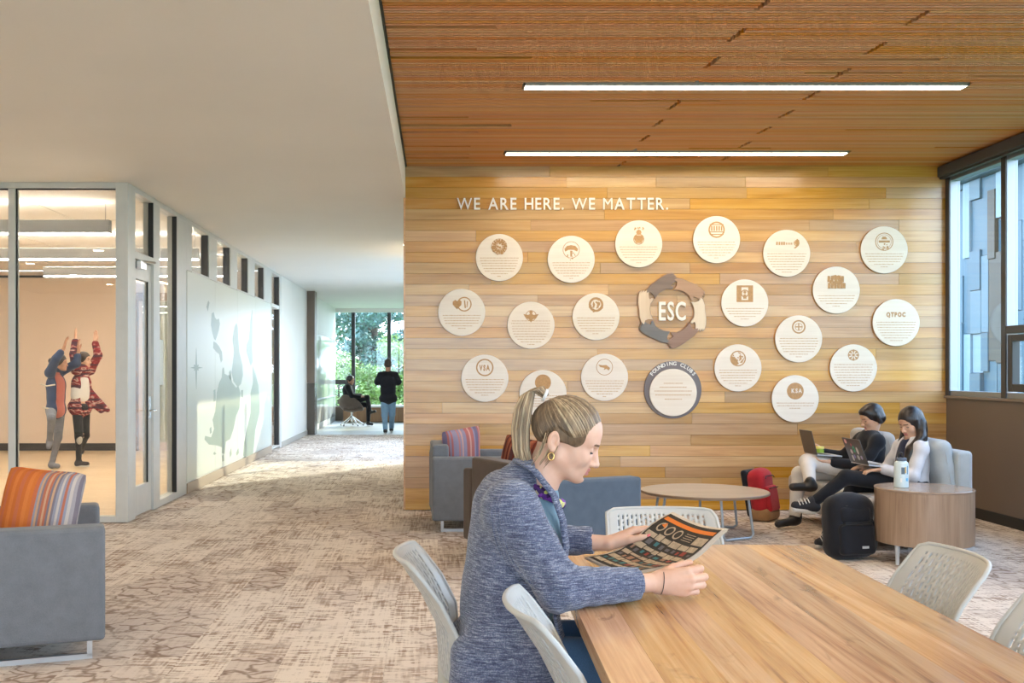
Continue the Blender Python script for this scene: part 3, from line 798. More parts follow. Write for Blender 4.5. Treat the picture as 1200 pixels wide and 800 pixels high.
def d10(e):
    for a in [(-9.6, 1.0, 9.6, 3.4), (-9.6, 18.2, 9.6, 20.5), (-9.6, 3.4, -4.0, 18.2), (4.0, 3.4, 9.6, 18.2)]: e.poly([(a[0], a[1]), (a[2], a[1]), (a[2], a[3]), (a[0], a[3])])
    e.ring(0, 11, 3.3, 4.6); e.disc(0, 12.5, 1.7); e.poly([(-2, 5), (2, 5), (1.4, 10), (-1.4, 10)])
def d11(e):
    e.blobs(0, 9.5, 7.5, 40, 12, (1.0, 2.0)); [e.poly([(x, 1.8+0.4*(i%2)), (x+2.9, 1.8), (x+3.1, 8.0), (x+0.2, 8.4)]) for i, x in enumerate((-10, -6.4, -2.8, 0.8, 4.4, 7.6))]; [e.poly([(x, 9.6), (x+3.0, 9.2), (x+3.2, 16.2+0.8*(i%2)), (x+0.4, 16.6)]) for i, x in enumerate((-10.5, -6.6, -2.4, 2.0, 5.6))]
def d12(e): e.ring(0, 12.5, 8.6, 10.2, 40); e.text('VSA', 0, 12.3, 6.4, 13.0, 0.004)
def d13(e): e.disc(0, 13, 9.4, 32); 
def d14(e): e.ring(0, 12, 9.0, 9.7, 40); e.poly([(-7.5, 15), (-2, 14), (2, 14.5), (6.5, 11), (5, 8), (2, 10), (-1, 8.5), (0, 11), (-5, 12)])
def d15(e): e.ring(0, 11, 7.8, 9.2); e.poly([(-8.2, 14.5), (-2, 11), (1, 5), (-2, 3), (-7, 6)]); e.poly([(1, 8), (3, 17), (4.2, 10)]); e.poly([(2, 6), (8, 13), (5, 6)]); e.blobs(0, 11, 7, 12, 8, (0.7, 1.5))
def d16(e): e.ring(0, 14, 6.3, 8.0, 28); e.ring(0, 14, 3.9, 4.5); e.poly([(-0.7, 9.8), (0.7, 9.8), (0.7, 18.2), (-0.7, 18.2)]); e.poly([(-4.2, 13.3), (4.2, 13.3), (4.2, 14.7), (-4.2, 14.7)])
def d17(e): e.ring(0, 15, 5.4, 6.4); petals(e, 0, 15, 7, 8, 2.6); e.disc(0, 15, 1.6)
def d18(e): e.disc(0, 9, 9.8, 36)
def d19(e): e.text('QTPOC', 0, 9.5, 5.0, 23, 0.004)
PL = [(585, 302, 'round plaque with a full round flower emblem, beneath the first words of the lettering', d1, 8, -1),
      (669, 304, 'round plaque with a dome-shaped tree in a fine ring', d2, 7, -4.5),
      (748, 286, 'round plaque with a tall crest of small figures, just right below the lettering', d3, 7, -4),
      (839, 281, 'round plaque with solid round badge of pale letters', d4, 7, -3.5),
      (921, 297, 'round plaque with a line of bold letters and a bird', d5, 9, -1),
      (1035, 293, 'round plaque with a banded double-ring badge, by the window edge of the wall', d6, 6, -5),
      (541, 366, 'round plaque with a heart overlapping a ring', d7, 6, -4),
      (622, 381, 'round plaque with a spread-wing bird emblem and a long text', d8, 11, 4.5),
      (698, 371, 'round plaque with a dotted ring around two leaning figures', d9, 7, -2),
      (872, 355, 'round plaque with a square emblem', d10, 5, -7),
      (979, 340, 'round plaque with thick hand-drawn block lettering', d11, 5, -7),
      (568, 443, 'round plaque with letters VSA in a ring', d12, 7, -2),
      (636, 461, 'round plaque partly hidden by the woman\'s ponytail', d13, 6, -3),
      (708, 442, 'round plaque with a long flying shape in a thin ring', d14, 7, -4.5),
      (864, 431, 'round plaque with a leafy round emblem', d15, 7, -3),
      (935, 397, 'round plaque with a cross inside a double ring', d16, 8, 0),
      (999, 431, 'round plaque with a petalled flower in a small ring', d17, 10, 3.5),
      (931, 467, 'round plaque with a plain solid brown disc and three lines of text', d18, 3, -5.5),
      (1049, 378, 'round plaque with letters QTPOC', d19, 9, 0)]
for a in PL: plaque(a[0], a[1], a[2], a[3], a[4], ly=a[5])
# pale letters cut into the solid disc
t = [o for o in COL.objects if o.get('label', '').endswith('three lines of text')][0]
e = Emb(WM(Vector((0, 0, 0))), PD+0.0012); e.text('KSA', 2, 9.5, 5, 13, 0.002); e.mb.build('emblem_letters', M_plaque, t)

# founding plaque
fp = thing('founding_plaque', 'round plaque with a dark ring and arched words over a pale disc', 'plaque', P(788, 456.5, WY-0.02))
M0 = WM(Vector((0, 0, 0)))
R = 33.5*U
MB().lathe([(R, 0), (R, 0.016), (R-0.003, 0.019)], 64, M=M0).build('backing_disc', plain('dark_ring', (0.16, 0.135, 0.135), 0.45), fp)
R2 = 27.6*U
MB().lathe([(R2, 0.019), (R2, 0.032), (R2-0.003, 0.035)], 56, M=M0 @ Matrix.Translation((0, -3.2*U, 0))).build('disc', M_plaque, fp)
mb = MB(); word = 'FOUNDING CLUBS'; n = len(word)
for i, ch in enumerate(word):
    if ch == ' ': continue
    ang = math.radians(143-(143-37)*i/(n-1)); co, fs, bb = char_mesh(ch, 0.052, 0.001, 0.001)
    Mr = M0 @ Matrix.Translation((28.6*U*math.cos(ang), 28.6*U*math.sin(ang), 0.0192)) @ Matrix.Rotation(ang-PI/2, 4, 'Z')
    mb.add([Mr @ Vector((v[0]-(bb[0]+bb[1])/2, v[1], v[2])) for v in co], fs)
mb.build('arched_lettering', M_letter, fp)
mb = MB(); g = random.Random(3)
for y, hw in [(7, 11), (2.5, 16), (-2, 22), (-6.6, 21), (-11.5, 10)]:
    x = -hw
    while x < hw-0.6:
        x1 = min(hw, x+g.uniform(0.8, 3)); mb.prism([(x, y), (x1, y), (x1, y+1.2), (x, y+1.1)], 0.035, 0.0358, M0 @ Matrix.Diagonal((U, U, 1, 1))); x = x1+0.4
tag(mb.build('engraved_lines', M_line, fp), kind='stuff')

# hands ring emblem
em = thing('hands_emblem', 'ring of six wooden clasping hands and arms around the letters ESC', 'emblem', P(787, 364, WY-0.02))
def hand_seg(a0, a1, mat, nm, lift):
    # arm of the ring from angle a0 to a1 (degrees, clockwise), ends in a hand with four fingers and a thumb
    pts = []; L = a0-a1
    pol = lambda r, t: (r*math.cos(math.radians(a0-L*t)), r*math.sin(math.radians(a0-L*t)))
    outer = [(36.5, 0.0), (38, 0.08), (38.5, 0.25), (38.5, 0.45), (40.5, 0.62), (42.5, 0.78), (43.5, 0.90), (42.2, 0.97), (41.2, 0.90), (40.5, 1.02), (39.0, 0.95), (38.0, 1.06), (36.3, 0.98), (35.0, 1.05), (33.2, 0.97)]
    inner = [(31.5, 0.90), (29.5, 0.84), (27.8, 0.93), (26.0, 0.95), (25.6, 0.86), (26.6, 0.70), (26.3, 0.5), (25.8, 0.3), (25.0, 0.12), (24.5, 0.02), (29.0, 0.10), (33.5, 0.10)]
    pts = [pol(r, t) for r, t in outer+inner]
    mb = MB(); S = M0 @ Matrix.Diagonal((U, U, 1, 1))
    pts = pts[::-1]
    cxm = sum(p[0] for p in pts)/len(pts); cym = sum(p[1] for p in pts)/len(pts)
    o = mb.prism(pts, lift, lift+0.016, S).build('hand', mat, em)
    out = [pol(r+1.0, t) for r, t in outer]+[pol(r-1.0, t) for r, t in inner]
    MB().prism(out[::-1], 0.0, lift, S).build('hand_edge', M_pedge, em)
hm = [wood('inlay_walnut', [(0.16, 0.10, 0.07), (0.22, 0.15, 0.11), (0.27, 0.19, 0.14)], 'X', 0.4, rnd=False), wood('inlay_tan', [(0.36, 0.20, 0.11), (0.44, 0.26, 0.15), (0.50, 0.31, 0.19)], 'X', 0.4, rnd=False),
      wood('inlay_cream', [(0.66, 0.50, 0.34), (0.74, 0.60, 0.43), (0.78, 0.66, 0.5)], 'Z', 0.4, rnd=False), wood('inlay_brown', [(0.25, 0.13, 0.08), (0.31, 0.18, 0.12), (0.36, 0.22, 0.15)], 'X', 0.4, rnd=False),
      wood('inlay_grey', [(0.13, 0.12, 0.11), (0.17, 0.155, 0.14), (0.2, 0.185, 0.17)], 'X', 0.4, rnd=False), wood('inlay_peach', [(0.60, 0.42, 0.26), (0.70, 0.53, 0.36), (0.74, 0.58, 0.42)], 'Z', 0.4, rnd=False)]
for k in range(6):
    a0 = 86-60*k
    hand_seg(a0+60, a0-2, hm[k], 'hand', 0.010+0.002*(k % 2))
mb = MB(); text_into(mb, 'ESC', M0 @ Matrix.Translation((0, 0, 0.018)), 22*U*1.38, 1*U, -11*U, 0.018, 33*U, 0.005, gap=0.10)
mb.build('letters', plain('emblem_letters', (0.85, 0.80, 0.70), 0.4), em)

# ================================================================== world map glass board on the corridor wall
M_board = plain('map_board_glass', (0.66, 0.69, 0.61), 0.30, spec=0.4)
M_map = plain('map_print', (0.30, 0.36, 0.28), 0.34, var=0.08, vscale=1)
bd = thing('world_map_board', 'wide pale glass board printed with a grey-green world map', 'map', (LX, 14.6, 0.13))
def mp(px, py):
    Y = -LX*FPX/(VX-px); return (Y-14.6, EYE-(py-VY)/FPX*Y-0.13)
ya, yb = 11.67-14.6, 17.54-14.6
n = 4
for i in range(n): box('glass_panel', -0.011, 0.0, ya+(yb-ya)*i/n+0.003, ya+(yb-ya)*(i+1)/n-0.003, 0, 2.41, M_board, bd, bev=0.002)
def zz(pts): return [mp(215+a/3.33, 310+b_/3.33) for a, b_ in pts]
MM = Matrix(((0, 0, 1, 0), (1, 0, 0, 0), (0, 1, 0, 0), (0, 0, 0, 1)))
cont = [[(110, 190), (118, 185), (122, 205), (130, 215), (138, 210), (142, 230), (138, 255), (132, 275), (125, 295), (120, 290), (113, 265), (108, 235)],
        [(90, 165), (97, 140), (101, 148), (95, 182)],
        [(118, 300), (128, 305), (140, 320), (150, 340), (152, 372), (146, 382), (140, 350), (128, 340), (116, 325)],
        [(150, 440), (152, 405), (157, 400), (160, 425), (172, 432), (180, 430), (190, 460), (205, 480), (214, 472), (222, 500), (218, 560), (205, 590), (195, 640), (182, 680), (165, 690), (160, 738), (150, 735), (150, 712), (130, 705), (100, 702), (82, 682), (85, 668), (108, 674), (120, 640), (114, 605), (125, 570), (130, 500), (140, 460)],
        [(200, 240), (207, 228), (212, 245), (214, 290), (218, 340), (230, 390), (232, 430), (224, 465), (212, 478), (195, 455), (188, 420), (192, 390), (198, 340), (192, 290)],
        [(262, 215), (268, 175), (269, 230), (268, 330), (270, 380), (262, 395), (255, 370), (246, 340), (248, 310), (256, 290)],
        [(270, 395), (282, 430), (292, 470), (298, 540), (296, 580), (280, 645), (272, 735), (262, 748), (245, 755), (233, 745), (236, 700), (248, 640), (262, 580), (262, 500), (272, 460)],
        [(118, 490), (124, 486), (126, 530), (118, 535)], [(102, 640), (108, 632), (110, 655), (104, 660)], [(205, 735), (214, 715), (216, 735), (208, 745)],
        [(150, 745), (156, 742), (158, 765), (152, 768)], [(178, 420), (184, 410), (187, 450), (180, 445)], [(225, 490), (232, 488), (232, 520), (226, 515)], [(116, 735), (122, 730), (128, 738), (120, 742)], [(180, 735), (186, 715), (188, 740), (182, 752)]]
for c in cont: MB().prism(zz(c)[::-1], 0.0, 0.0012, MM).build('continent', M_map, bd)
st = [(50, 325), (53, 392), (60, 390), (57, 398), (76, 402), (57, 406), (60, 414), (53, 411), (50, 485), (47, 411), (40, 414), (43, 406), (26, 402), (43, 398), (40, 390), (47, 392)]
MB().prism(zz(st)[::-1], 0.0, 0.0012, MM).build('compass_star', M_map, bd)

# whiteboard further along the corridor
wbd = thing('whiteboard', 'large glossy whiteboard near the corridor end window', 'whiteboard', (LX+0.002, 25.4, 0.15))
box('panel', 0.0, 0.02, -2.5, 2.9, 0.0, 2.1, plain('gloss_white', (0.78, 0.80, 0.78), 0.08), wbd, bev=0.004)
box('pen_ledge', 0.02, 0.08, -2.3, 2.7, 0.55, 0.57, M_alu, wbd)
# ================================================================== SDF mesher for soft shapes, bodies and clothes
def surf_nets(F, org, h):
    S = F < 0
    a = S[:-1, :-1, :-1].astype(np.uint8)
    for dx, dy, dz in [(1, 0, 0), (0, 1, 0), (0, 0, 1), (1, 1, 0), (1, 0, 1), (0, 1, 1), (1, 1, 1)]:
        a = a + S[dx:dx+F.shape[0]-1, dy:dy+F.shape[1]-1, dz:dz+F.shape[2]-1]
    act = (a > 0) & (a < 8); idx = np.argwhere(act)
    vid = -np.ones(act.shape, dtype=np.int64); vid[act] = np.arange(len(idx))
    acc = np.zeros((len(idx), 3)); cnt = np.zeros(len(idx))
    cor = [(i, j, k) for i in (0, 1) for j in (0, 1) for k in (0, 1)]
    for p in cor:
        for ax in range(3):
            if p[ax]: continue
            q = list(p); q[ax] = 1
            f0 = F[idx[:, 0]+p[0], idx[:, 1]+p[1], idx[:, 2]+p[2]]; f1 = F[idx[:, 0]+q[0], idx[:, 1]+q[1], idx[:, 2]+q[2]]
            m = (f0 < 0) != (f1 < 0); t = np.where(m, f0/np.where(m, f0-f1, 1), 0)
            pos = np.repeat(np.array(p, dtype=float)[None], len(idx), 0); pos[:, ax] += t
            acc += pos*m[:, None]; cnt += m
    V = org + h*(idx + acc/np.maximum(cnt, 1)[:, None])
    faces = []
    for ax in range(3):
        o1, o2 = (ax+1) % 3, (ax+2) % 3
        sl0 = [slice(None)]*3; sl1 = [slice(None)]*3; sl0[ax] = slice(0, -1); sl1[ax] = slice(1, None)
        A = S[tuple(sl0)]; B = S[tuple(sl1)]
        e = np.argwhere(A != B)
        e = e[(e[:, o1] > 0) & (e[:, o2] > 0) & (e[:, o1] < F.shape[o1]-1) & (e[:, o2] < F.shape[o2]-1)]
        ins = S[e[:, 0], e[:, 1], e[:, 2]]
        def cell(d1, d2):
            c = e.copy(); c[:, o1] -= d1; c[:, o2] -= d2; return vid[c[:, 0], c[:, 1], c[:, 2]]
        q = np.stack([cell(1, 1), cell(0, 1), cell(0, 0), cell(1, 0)], 1)
        q[~ins] = q[~ins][:, ::-1]; faces.append(q)
    return V, np.concatenate(faces)

def arr(v): return np.array([v[0], v[1], v[2]], dtype=np.float64)
def rc(a, b, ra, rb=None, k=0.02, neg=False): return ('rc', arr(a), arr(b), ra, ra if rb is None else rb, k, neg)
def ell(c, r, R=None, k=0.02, neg=False):
    R = np.array(R.to_3x3()) if R is not None else np.eye(3)
    return ('ell', arr(c), arr(r), R, None, k, neg)
def rb_(c, half, rad, R=None, k=0.01, neg=False):
    R = np.array(R.to_3x3()) if R is not None else np.eye(3)
    return ('rb', arr(c), arr(half), R, rad, k, neg)
def prim_bounds(p):
    if p[0] == 'rc': return np.minimum(p[1]-p[3], p[2]-p[4]), np.maximum(p[1]+p[3], p[2]+p[4])
    if p[0] == 'ell': e = np.abs(p[3]) @ p[2]; return p[1]-e, p[1]+e
    e = np.abs(p[3]) @ p[2]; return p[1]-e, p[1]+e
def prim_eval(p, X, Y, Z):
    if p[0] == 'rc':
        a, b, ra, rb = p[1], p[2], p[3], p[4]; ba = b-a; L = max(ba @ ba, 1e-12)
        x, y, z = X-a[0], Y-a[1], Z-a[2]
        t = np.clip((x*ba[0]+y*ba[1]+z*ba[2])/L, 0, 1)
        return np.sqrt((x-t*ba[0])**2+(y-t*ba[1])**2+(z-t*ba[2])**2)-(ra+(rb-ra)*t)
    c, r, R = p[1], p[2], p[3]
    x, y, z = X-c[0], Y-c[1], Z-c[2]
    u = x*R[0, 0]+y*R[1, 0]+z*R[2, 0]; v = x*R[0, 1]+y*R[1, 1]+z*R[2, 1]; w = x*R[0, 2]+y*R[1, 2]+z*R[2, 2]
    if p[0] == 'ell':
        k0 = np.sqrt((u/r[0])**2+(v/r[1])**2+(w/r[2])**2); k1 = np.sqrt((u/r[0]**2)**2+(v/r[1]**2)**2+(w/r[2]**2)**2)
        return k0*(k0-1)/np.maximum(k1, 1e-9)
    rad = p[4]; q = [np.abs(t_)-(hh-rad) for t_, hh in zip((u, v, w), r)]
    return np.sqrt(sum(np.maximum(t_, 0)**2 for t_ in q))+np.minimum(np.maximum(q[0], np.maximum(q[1], q[2])), 0)-rad
def sdf_mesh(prims, h, noise_fn=None, pad=0.03):
    lo = np.min([prim_bounds(p)[0] for p in prims if not p[6]], 0)-pad; hi = np.max([prim_bounds(p)[1] for p in prims if not p[6]], 0)+pad
    n = np.ceil((hi-lo)/h).astype(int)+1
    F = np.full(n, 1.0, dtype=np.float32)
    ax = [lo[i]+h*np.arange(n[i]) for i in range(3)]
    for p in prims:
        k = p[5]; b0, b1 = prim_bounds(p); m = k+3*h
        i0 = np.maximum(0, np.floor((b0-m-lo)/h).astype(int)); i1 = np.minimum(n, np.ceil((b1+m-lo)/h).astype(int)+1)
        if np.any(i1 <= i0): continue
        sl = tuple(slice(i0[i], i1[i]) for i in range(3))
        X = ax[0][sl[0]][:, None, None]; Y = ax[1][sl[1]][None, :, None]; Z = ax[2][sl[2]][None, None, :]
        d = prim_eval(p, X, Y, Z).astype(np.float32); f = F[sl]
        if p[6]:
            hh = np.maximum(k-np.abs(f+d), 0)/max(k, 1e-6); F[sl] = np.maximum(f, -d)+hh*hh*k*0.25
        else:
            hh = np.maximum(k-np.abs(f-d), 0)/max(k, 1e-6); F[sl] = np.minimum(f, d)-hh*hh*k*0.25
    if noise_fn is not None:
        F += noise_fn(ax[0][:, None, None], ax[1][None, :, None], ax[2][None, None, :]).astype(np.float32)
    V, Fc = surf_nets(F, lo, h)
    return V, Fc
def np_mesh(name, V, Fc, mats, mi=None):
    me = bpy.data.meshes.new(name)
    me.vertices.add(len(V)); me.vertices.foreach_set('co', V.astype(np.float32).ravel())
    me.loops.add(Fc.size); me.loops.foreach_set('vertex_index', Fc.astype(np.int32).ravel())
    me.polygons.add(len(Fc)); me.polygons.foreach_set('loop_start', np.arange(0, Fc.size, 4, dtype=np.int32))
    try: me.polygons.foreach_set('loop_total', np.full(len(Fc), 4, dtype=np.int32))
    except Exception: pass
    me.update(calc_edges=True); me.validate()
    for m in (mats if isinstance(mats, (list, tuple)) else [mats]): me.materials.append(m)
    if mi is not None and len(mi) == len(me.polygons): me.polygons.foreach_set('material_index', mi.astype(np.int32))
    me.polygons.foreach_set('use_smooth', np.ones(len(me.polygons), dtype=bool))
    return me
def sdf_obj(name, prims, h, mat, parent=None, M=None, matfn=None, noise_fn=None, extra=None, relax=0):
    """prims in local space; M brings them to the parent's space"""
    V, Fc = sdf_mesh(prims, h, noise_fn)
    for _ in range(relax):
        s_ = np.zeros_like(V); c_ = np.zeros(len(V))
        for i in range(4):
            a, b_ = Fc[:, i], Fc[:, (i+1) % 4]
            np.add.at(s_, a, V[b_]); np.add.at(s_, b_, V[a]); np.add.at(c_, a, 1); np.add.at(c_, b_, 1)
        V = 0.5*V+0.5*s_/np.maximum(c_, 1)[:, None]
    mi = matfn(V[Fc].mean(1)) if matfn else None
    if M is not None:
        m = np.array(M); V = V @ m[:3, :3].T + m[:3, 3]
    if extra is not None:
        for (V2, F2, m2) in extra:
            if mi is None: mi = np.zeros(len(Fc), dtype=int)
            Fc = np.concatenate([Fc, F2+len(V)]); V = np.concatenate([V, V2]); mi = np.concatenate([mi, m2])
    me = np_mesh(name, V, Fc, mat, mi)
    o = bpy.data.objects.new(name, me); COL.objects.link(o); o.parent = parent
    return o

# ================================================================== furniture
M_seat_grey = fabric('grey_upholstery', (0.165, 0.175, 0.19), 700, 0.22)
M_seat_warm_lit = fabric('grey_upholstery_warm_lit', (0.11, 0.08, 0.062), 700, 0.2)  # grey fabric with the warm light put into its colour
M_sofa = fabric('pale_sofa_fabric', (0.46, 0.44, 0.42), 700, 0.12)
M_sofa_blue = fabric('pale_blue_grey_fabric', (0.42, 0.46, 0.48), 700, 0.12)
M_sled = plain('satin_metal_sled', (0.62, 0.64, 0.66), 0.3, 0.7)
def rbar(mb, pts, w, t): 
    for a, b_ in zip(pts[:-1], pts[1:]):
        a = Vector(a); b_ = Vector(b_); lo = Vector((min(a.x, b_.x)-w/2, min(a.y, b_.y)-t/2, min(a.z, b_.z))); hi = Vector((max(a.x, b_.x)+w/2, max(a.y, b_.y)+t/2, max(a.z, b_.z)))
        if abs(a.z-b_.z) < 1e-6: lo.z -= w/2; hi.z += w/2
        mb.box(lo.x, hi.x, lo.y, hi.y, lo.z, hi.z)
def armchair(label, loc, rz, mat, mat_in=None, arm_near=None, W=0.425):
    t = thing('armchair', label, 'armchair', loc, rz, 'square lounge armchairs')
    Dp = 0.43
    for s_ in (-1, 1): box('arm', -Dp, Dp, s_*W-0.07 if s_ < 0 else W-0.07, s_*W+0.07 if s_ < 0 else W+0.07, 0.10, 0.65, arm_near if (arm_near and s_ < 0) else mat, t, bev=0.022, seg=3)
    box('backrest', -Dp+0.004, -Dp+0.15, -W+0.072, W-0.072, 0.10, 0.745, mat, t, bev=0.022, seg=3)
    box('seat_base', -Dp+0.15, Dp-0.02, -W+0.072, W-0.072, 0.11, 0.30, mat, t, bev=0.01)
    sdf_obj('seat_cushion', [rb_((0.06, 0, 0.375), (0.33, W-0.075, 0.075), 0.04)], 0.02, mat_in or mat, t)
    for s_ in (-1, 1):
        mb = MB(); y = s_*(W-0.02)
        rbar(mb, [(-Dp+0.09, y, 0.10), (-Dp+0.09, y, 0.0125), (Dp-0.07, y, 0.0125), (Dp-0.07, y, 0.10)], 0.025, 0.03)
        for k in range(3): pass
        mb.build('sled_leg', M_sled, t)
    return t
def cushion(name, label, loc, rot, w, hgt, th, mat, piping=None):
    """square scatter cushion, pinched corners, in its local x(w) z(h) plane"""
    t = thing(name, label, 'cushion', loc); t.rotation_euler = rot
    n = 22; vs_ = []; fs = []
    def sh(u, v, s_):
        pin = 1-0.05*(1-abs(v))*abs(u)**3*0 
        ou = u*(1-0.05*(1-v*v)-0.07*abs(u*v)**5); ov = v*(1-0.05*(1-u*u)-0.07*abs(u*v)**5)
        d = th/2*((1-abs(u)**3)*(1-abs(v)**3))**0.55
        wr = 0.006*math.sin(9*u+5*v)*(abs(u)*abs(v))
        return (ou*w/2, s_*d+wr, ov*hgt/2)
    for s_ in (1, -1):
        b = len(vs_)
        for i in range(n+1):
            for j in range(n+1): vs_.append(sh(-1+2*i/n, -1+2*j/n, s_))
        for i in range(n):
            for j in range(n):
                q = (b+i*(n+1)+j, b+(i+1)*(n+1)+j, b+(i+1)*(n+1)+j+1, b+i*(n+1)+j+1); fs.append(q if s_ < 0 else q[::-1])
    link_mesh('cover', vs_, fs, mat, t, smooth=True)
    edge = [sh(-1+2*i/12, -1, 0) for i in range(12)]+[sh(1, -1+2*i/12, 0) for i in range(12)]+[sh(1-2*i/12, 1, 0) for i in range(12)]+[sh(-1, 1-2*i/12, 0) for i in range(13)]
    MB().tube(edge, 0.005, 6, caps=False).build('piping', piping or mat, t, smooth=True)
    return t
ch1 = armchair('grey square armchair with an orange striped cushion, near the studio glass', (-2.174, 5.25, 0), math.radians(20), M_seat_grey)
ch2 = armchair('grey armchair with a pink striped cushion against the plank wall', (0.365, 9.33, 0), math.radians(2), M_seat_grey)
ch3 = armchair('grey armchair coloured with warm light, near arm with cool daylight, turned askew near the coffee table', (0.817, 7.572, 0), math.radians(24), M_seat_warm_lit, None, fabric('grey_upholstery_cool_lit', (0.095, 0.125, 0.165), 700, 0.2), 0.50)  # brown body and slate arm imitate warm light and cool daylight on grey
g = random.Random(4)
def stripes(pal, n, seed):
    r_ = random.Random(seed); out = []; p = 0.0
    ws_ = [r_.uniform(0.5, 2) for _ in range(n)]; tot = sum(ws_)
    for i in range(n): out.append((p/tot if False else p, r_.choice(pal))); p += ws_[i]/tot
    return out
org = [srgb(208, 118, 58), srgb(214, 126, 66), srgb(202, 112, 56), srgb(212, 134, 80)]
mul = [srgb(165, 158, 160), srgb(135, 125, 132), srgb(196, 184, 174), srgb(186, 112, 88), srgb(150, 148, 160), srgb(200, 160, 128), srgb(128, 120, 128)]
st1 = []
r_ = random.Random(2)
for i in range(12): st1.append((i*0.045, r_.choice(org) if i % 4 != 3 else srgb(196, 112, 78)))
for i in range(19): st1.append((0.54+i*0.0242, mul[r_.randrange(len(mul))]))
M_str1 = striped('orange_multi_stripe', st1, 'X', 1/0.45)
st2 = [(i/28, r_.choice([srgb(190, 130, 125), srgb(150, 140, 160), srgb(205, 160, 150), srgb(120, 110, 135), srgb(180, 110, 105)])) for i in range(28)]
M_str2 = striped('pink_grey_stripe', st2, 'X', 1/0.46)
st3 = [(i/26, r_.choice([srgb(130, 62, 45), srgb(150, 80, 60), srgb(110, 52, 42), srgb(165, 100, 75), srgb(95, 60, 60)])) for i in range(26)]
M_str3 = striped('rust_stripe', st3, 'X', 1/0.46)
cushion('scatter_cushion', 'plump orange and multicolour striped cushion in the grey armchair by the studio glass', (-2.075, 5.34, 0.665), (math.radians(-16), math.radians(5), math.radians(-4)), 0.43, 0.45, 0.24, M_str1)
cushion('scatter_cushion', 'pink and grey striped cushion in the armchair against the plank wall', (0.215, 9.28, 0.670), (math.radians(10), math.radians(-7), math.radians(28)), 0.40, 0.43, 0.15, M_str2)
cushion('scatter_cushion', 'rust red striped cushion in the askew armchair', (0.625, 7.735, 0.672), (math.radians(-8), math.radians(6), math.radians(-48)), 0.42, 0.45, 0.15, M_str3)

# pale sofa facing the coffee table
so = thing('sofa', 'pale grey armless sofa by the brown wall with two women seated', 'sofa', (3.75, 8.85, 0))
L0, L1 = -0.92, 0.92
box('backrest', 0.27, 0.40, L0, L1, 0.04, 0.775, M_sofa_blue, so, bev=0.03, seg=3)
box('seat_base', -0.40, 0.27, L0, L1, 0.13, 0.27, M_sofa, so, bev=0.02)
for a, b_ in ((L0, 0.0), (0.0, L1)):
    sdf_obj('seat_cushion', [rb_((-0.075, (a+b_)/2, 0.34), (0.345, (b_-a)/2-0.006, 0.08), 0.045)], 0.02, M_sofa, so)
for x in (-0.33, 0.2):
    for y in (L0+0.1, L1-0.1): MB().tube([(x, y, 0.0), (x, y, 0.135)], 0.02, 10).build('leg', M_black, so)
for k, (y, lab, m) in enumerate([(8.21, 'plump pale blue-grey cushion at the drum table end of the sofa', M_sofa_blue), (9.30, 'beige back cushion behind the woman in black', M_sofa)]):
    t = thing('back_cushion', lab, 'cushion', (3.965, y, 0.64), group='sofa back cushions')
    R = Euler((0, math.radians(-10), 0)).to_matrix()
    sdf_obj('cover', [rb_((0, 0, 0), (0.075, 0.26 if k == 0 else 0.36, 0.225), 0.065, R)], 0.016, m, t, noise_fn=lambda X, Y, Z: 0.004*np.sin(40*Z+6*Y)*np.ones_like(X))
    y0 = (0.26 if k == 0 else 0.36)
    MB().tube([R @ Vector((0, -y0, -0.15)), R @ Vector((0, -y0, 0.15))], 0.004, 6).build('seam', m, t)

# round coffee table with flat metal loop legs
M_ctop = wood('coffee_top_laminate', [(0.40, 0.32, 0.24), (0.48, 0.40, 0.31), (0.53, 0.45, 0.36)], 'X', 0.25, rnd=False)
M_leg = plain('blue_grey_leg', (0.40, 0.44, 0.48), 0.35, 0.4)
ct = thing('coffee_table', 'low round laminate coffee table with slim metal loop legs', 'coffee table', (2.29, 8.8, 0))
o = MB().lathe([(0.52, 0.345), (0.54, 0.352), (0.54, 0.366), (0.535, 0.372)], 64).build('tabletop', [M_ctop, plain('laminate_edge', (0.20, 0.13, 0.08), 0.4)], ct)
for pol in o.data.polygons:
    if abs(pol.normal.z) < 0.9: pol.material_index = 1
for ang, dx in ((-62, 0), (178, 0), (58, 0)):
    a = math.radians(ang); c = Vector((math.cos(a), math.sin(a), 0))*0.36; t_ = Vector((-math.sin(a), math.cos(a), 0))
    pts = [c-t_*0.15+Vector((0, 0, 0.345)), c*1.12-t_*0.165+Vector((0, 0, 0.04)), c*1.12-t_*0.135+Vector((0, 0, 0.010)), c*1.12+t_*0.135+Vector((0, 0, 0.010)), c*1.12+t_*0.165+Vector((0, 0, 0.04)), c+t_*0.15+Vector((0, 0, 0.345))]
    MB().tube(pts, 0.011, 8).build('loop_leg', M_leg, ct)

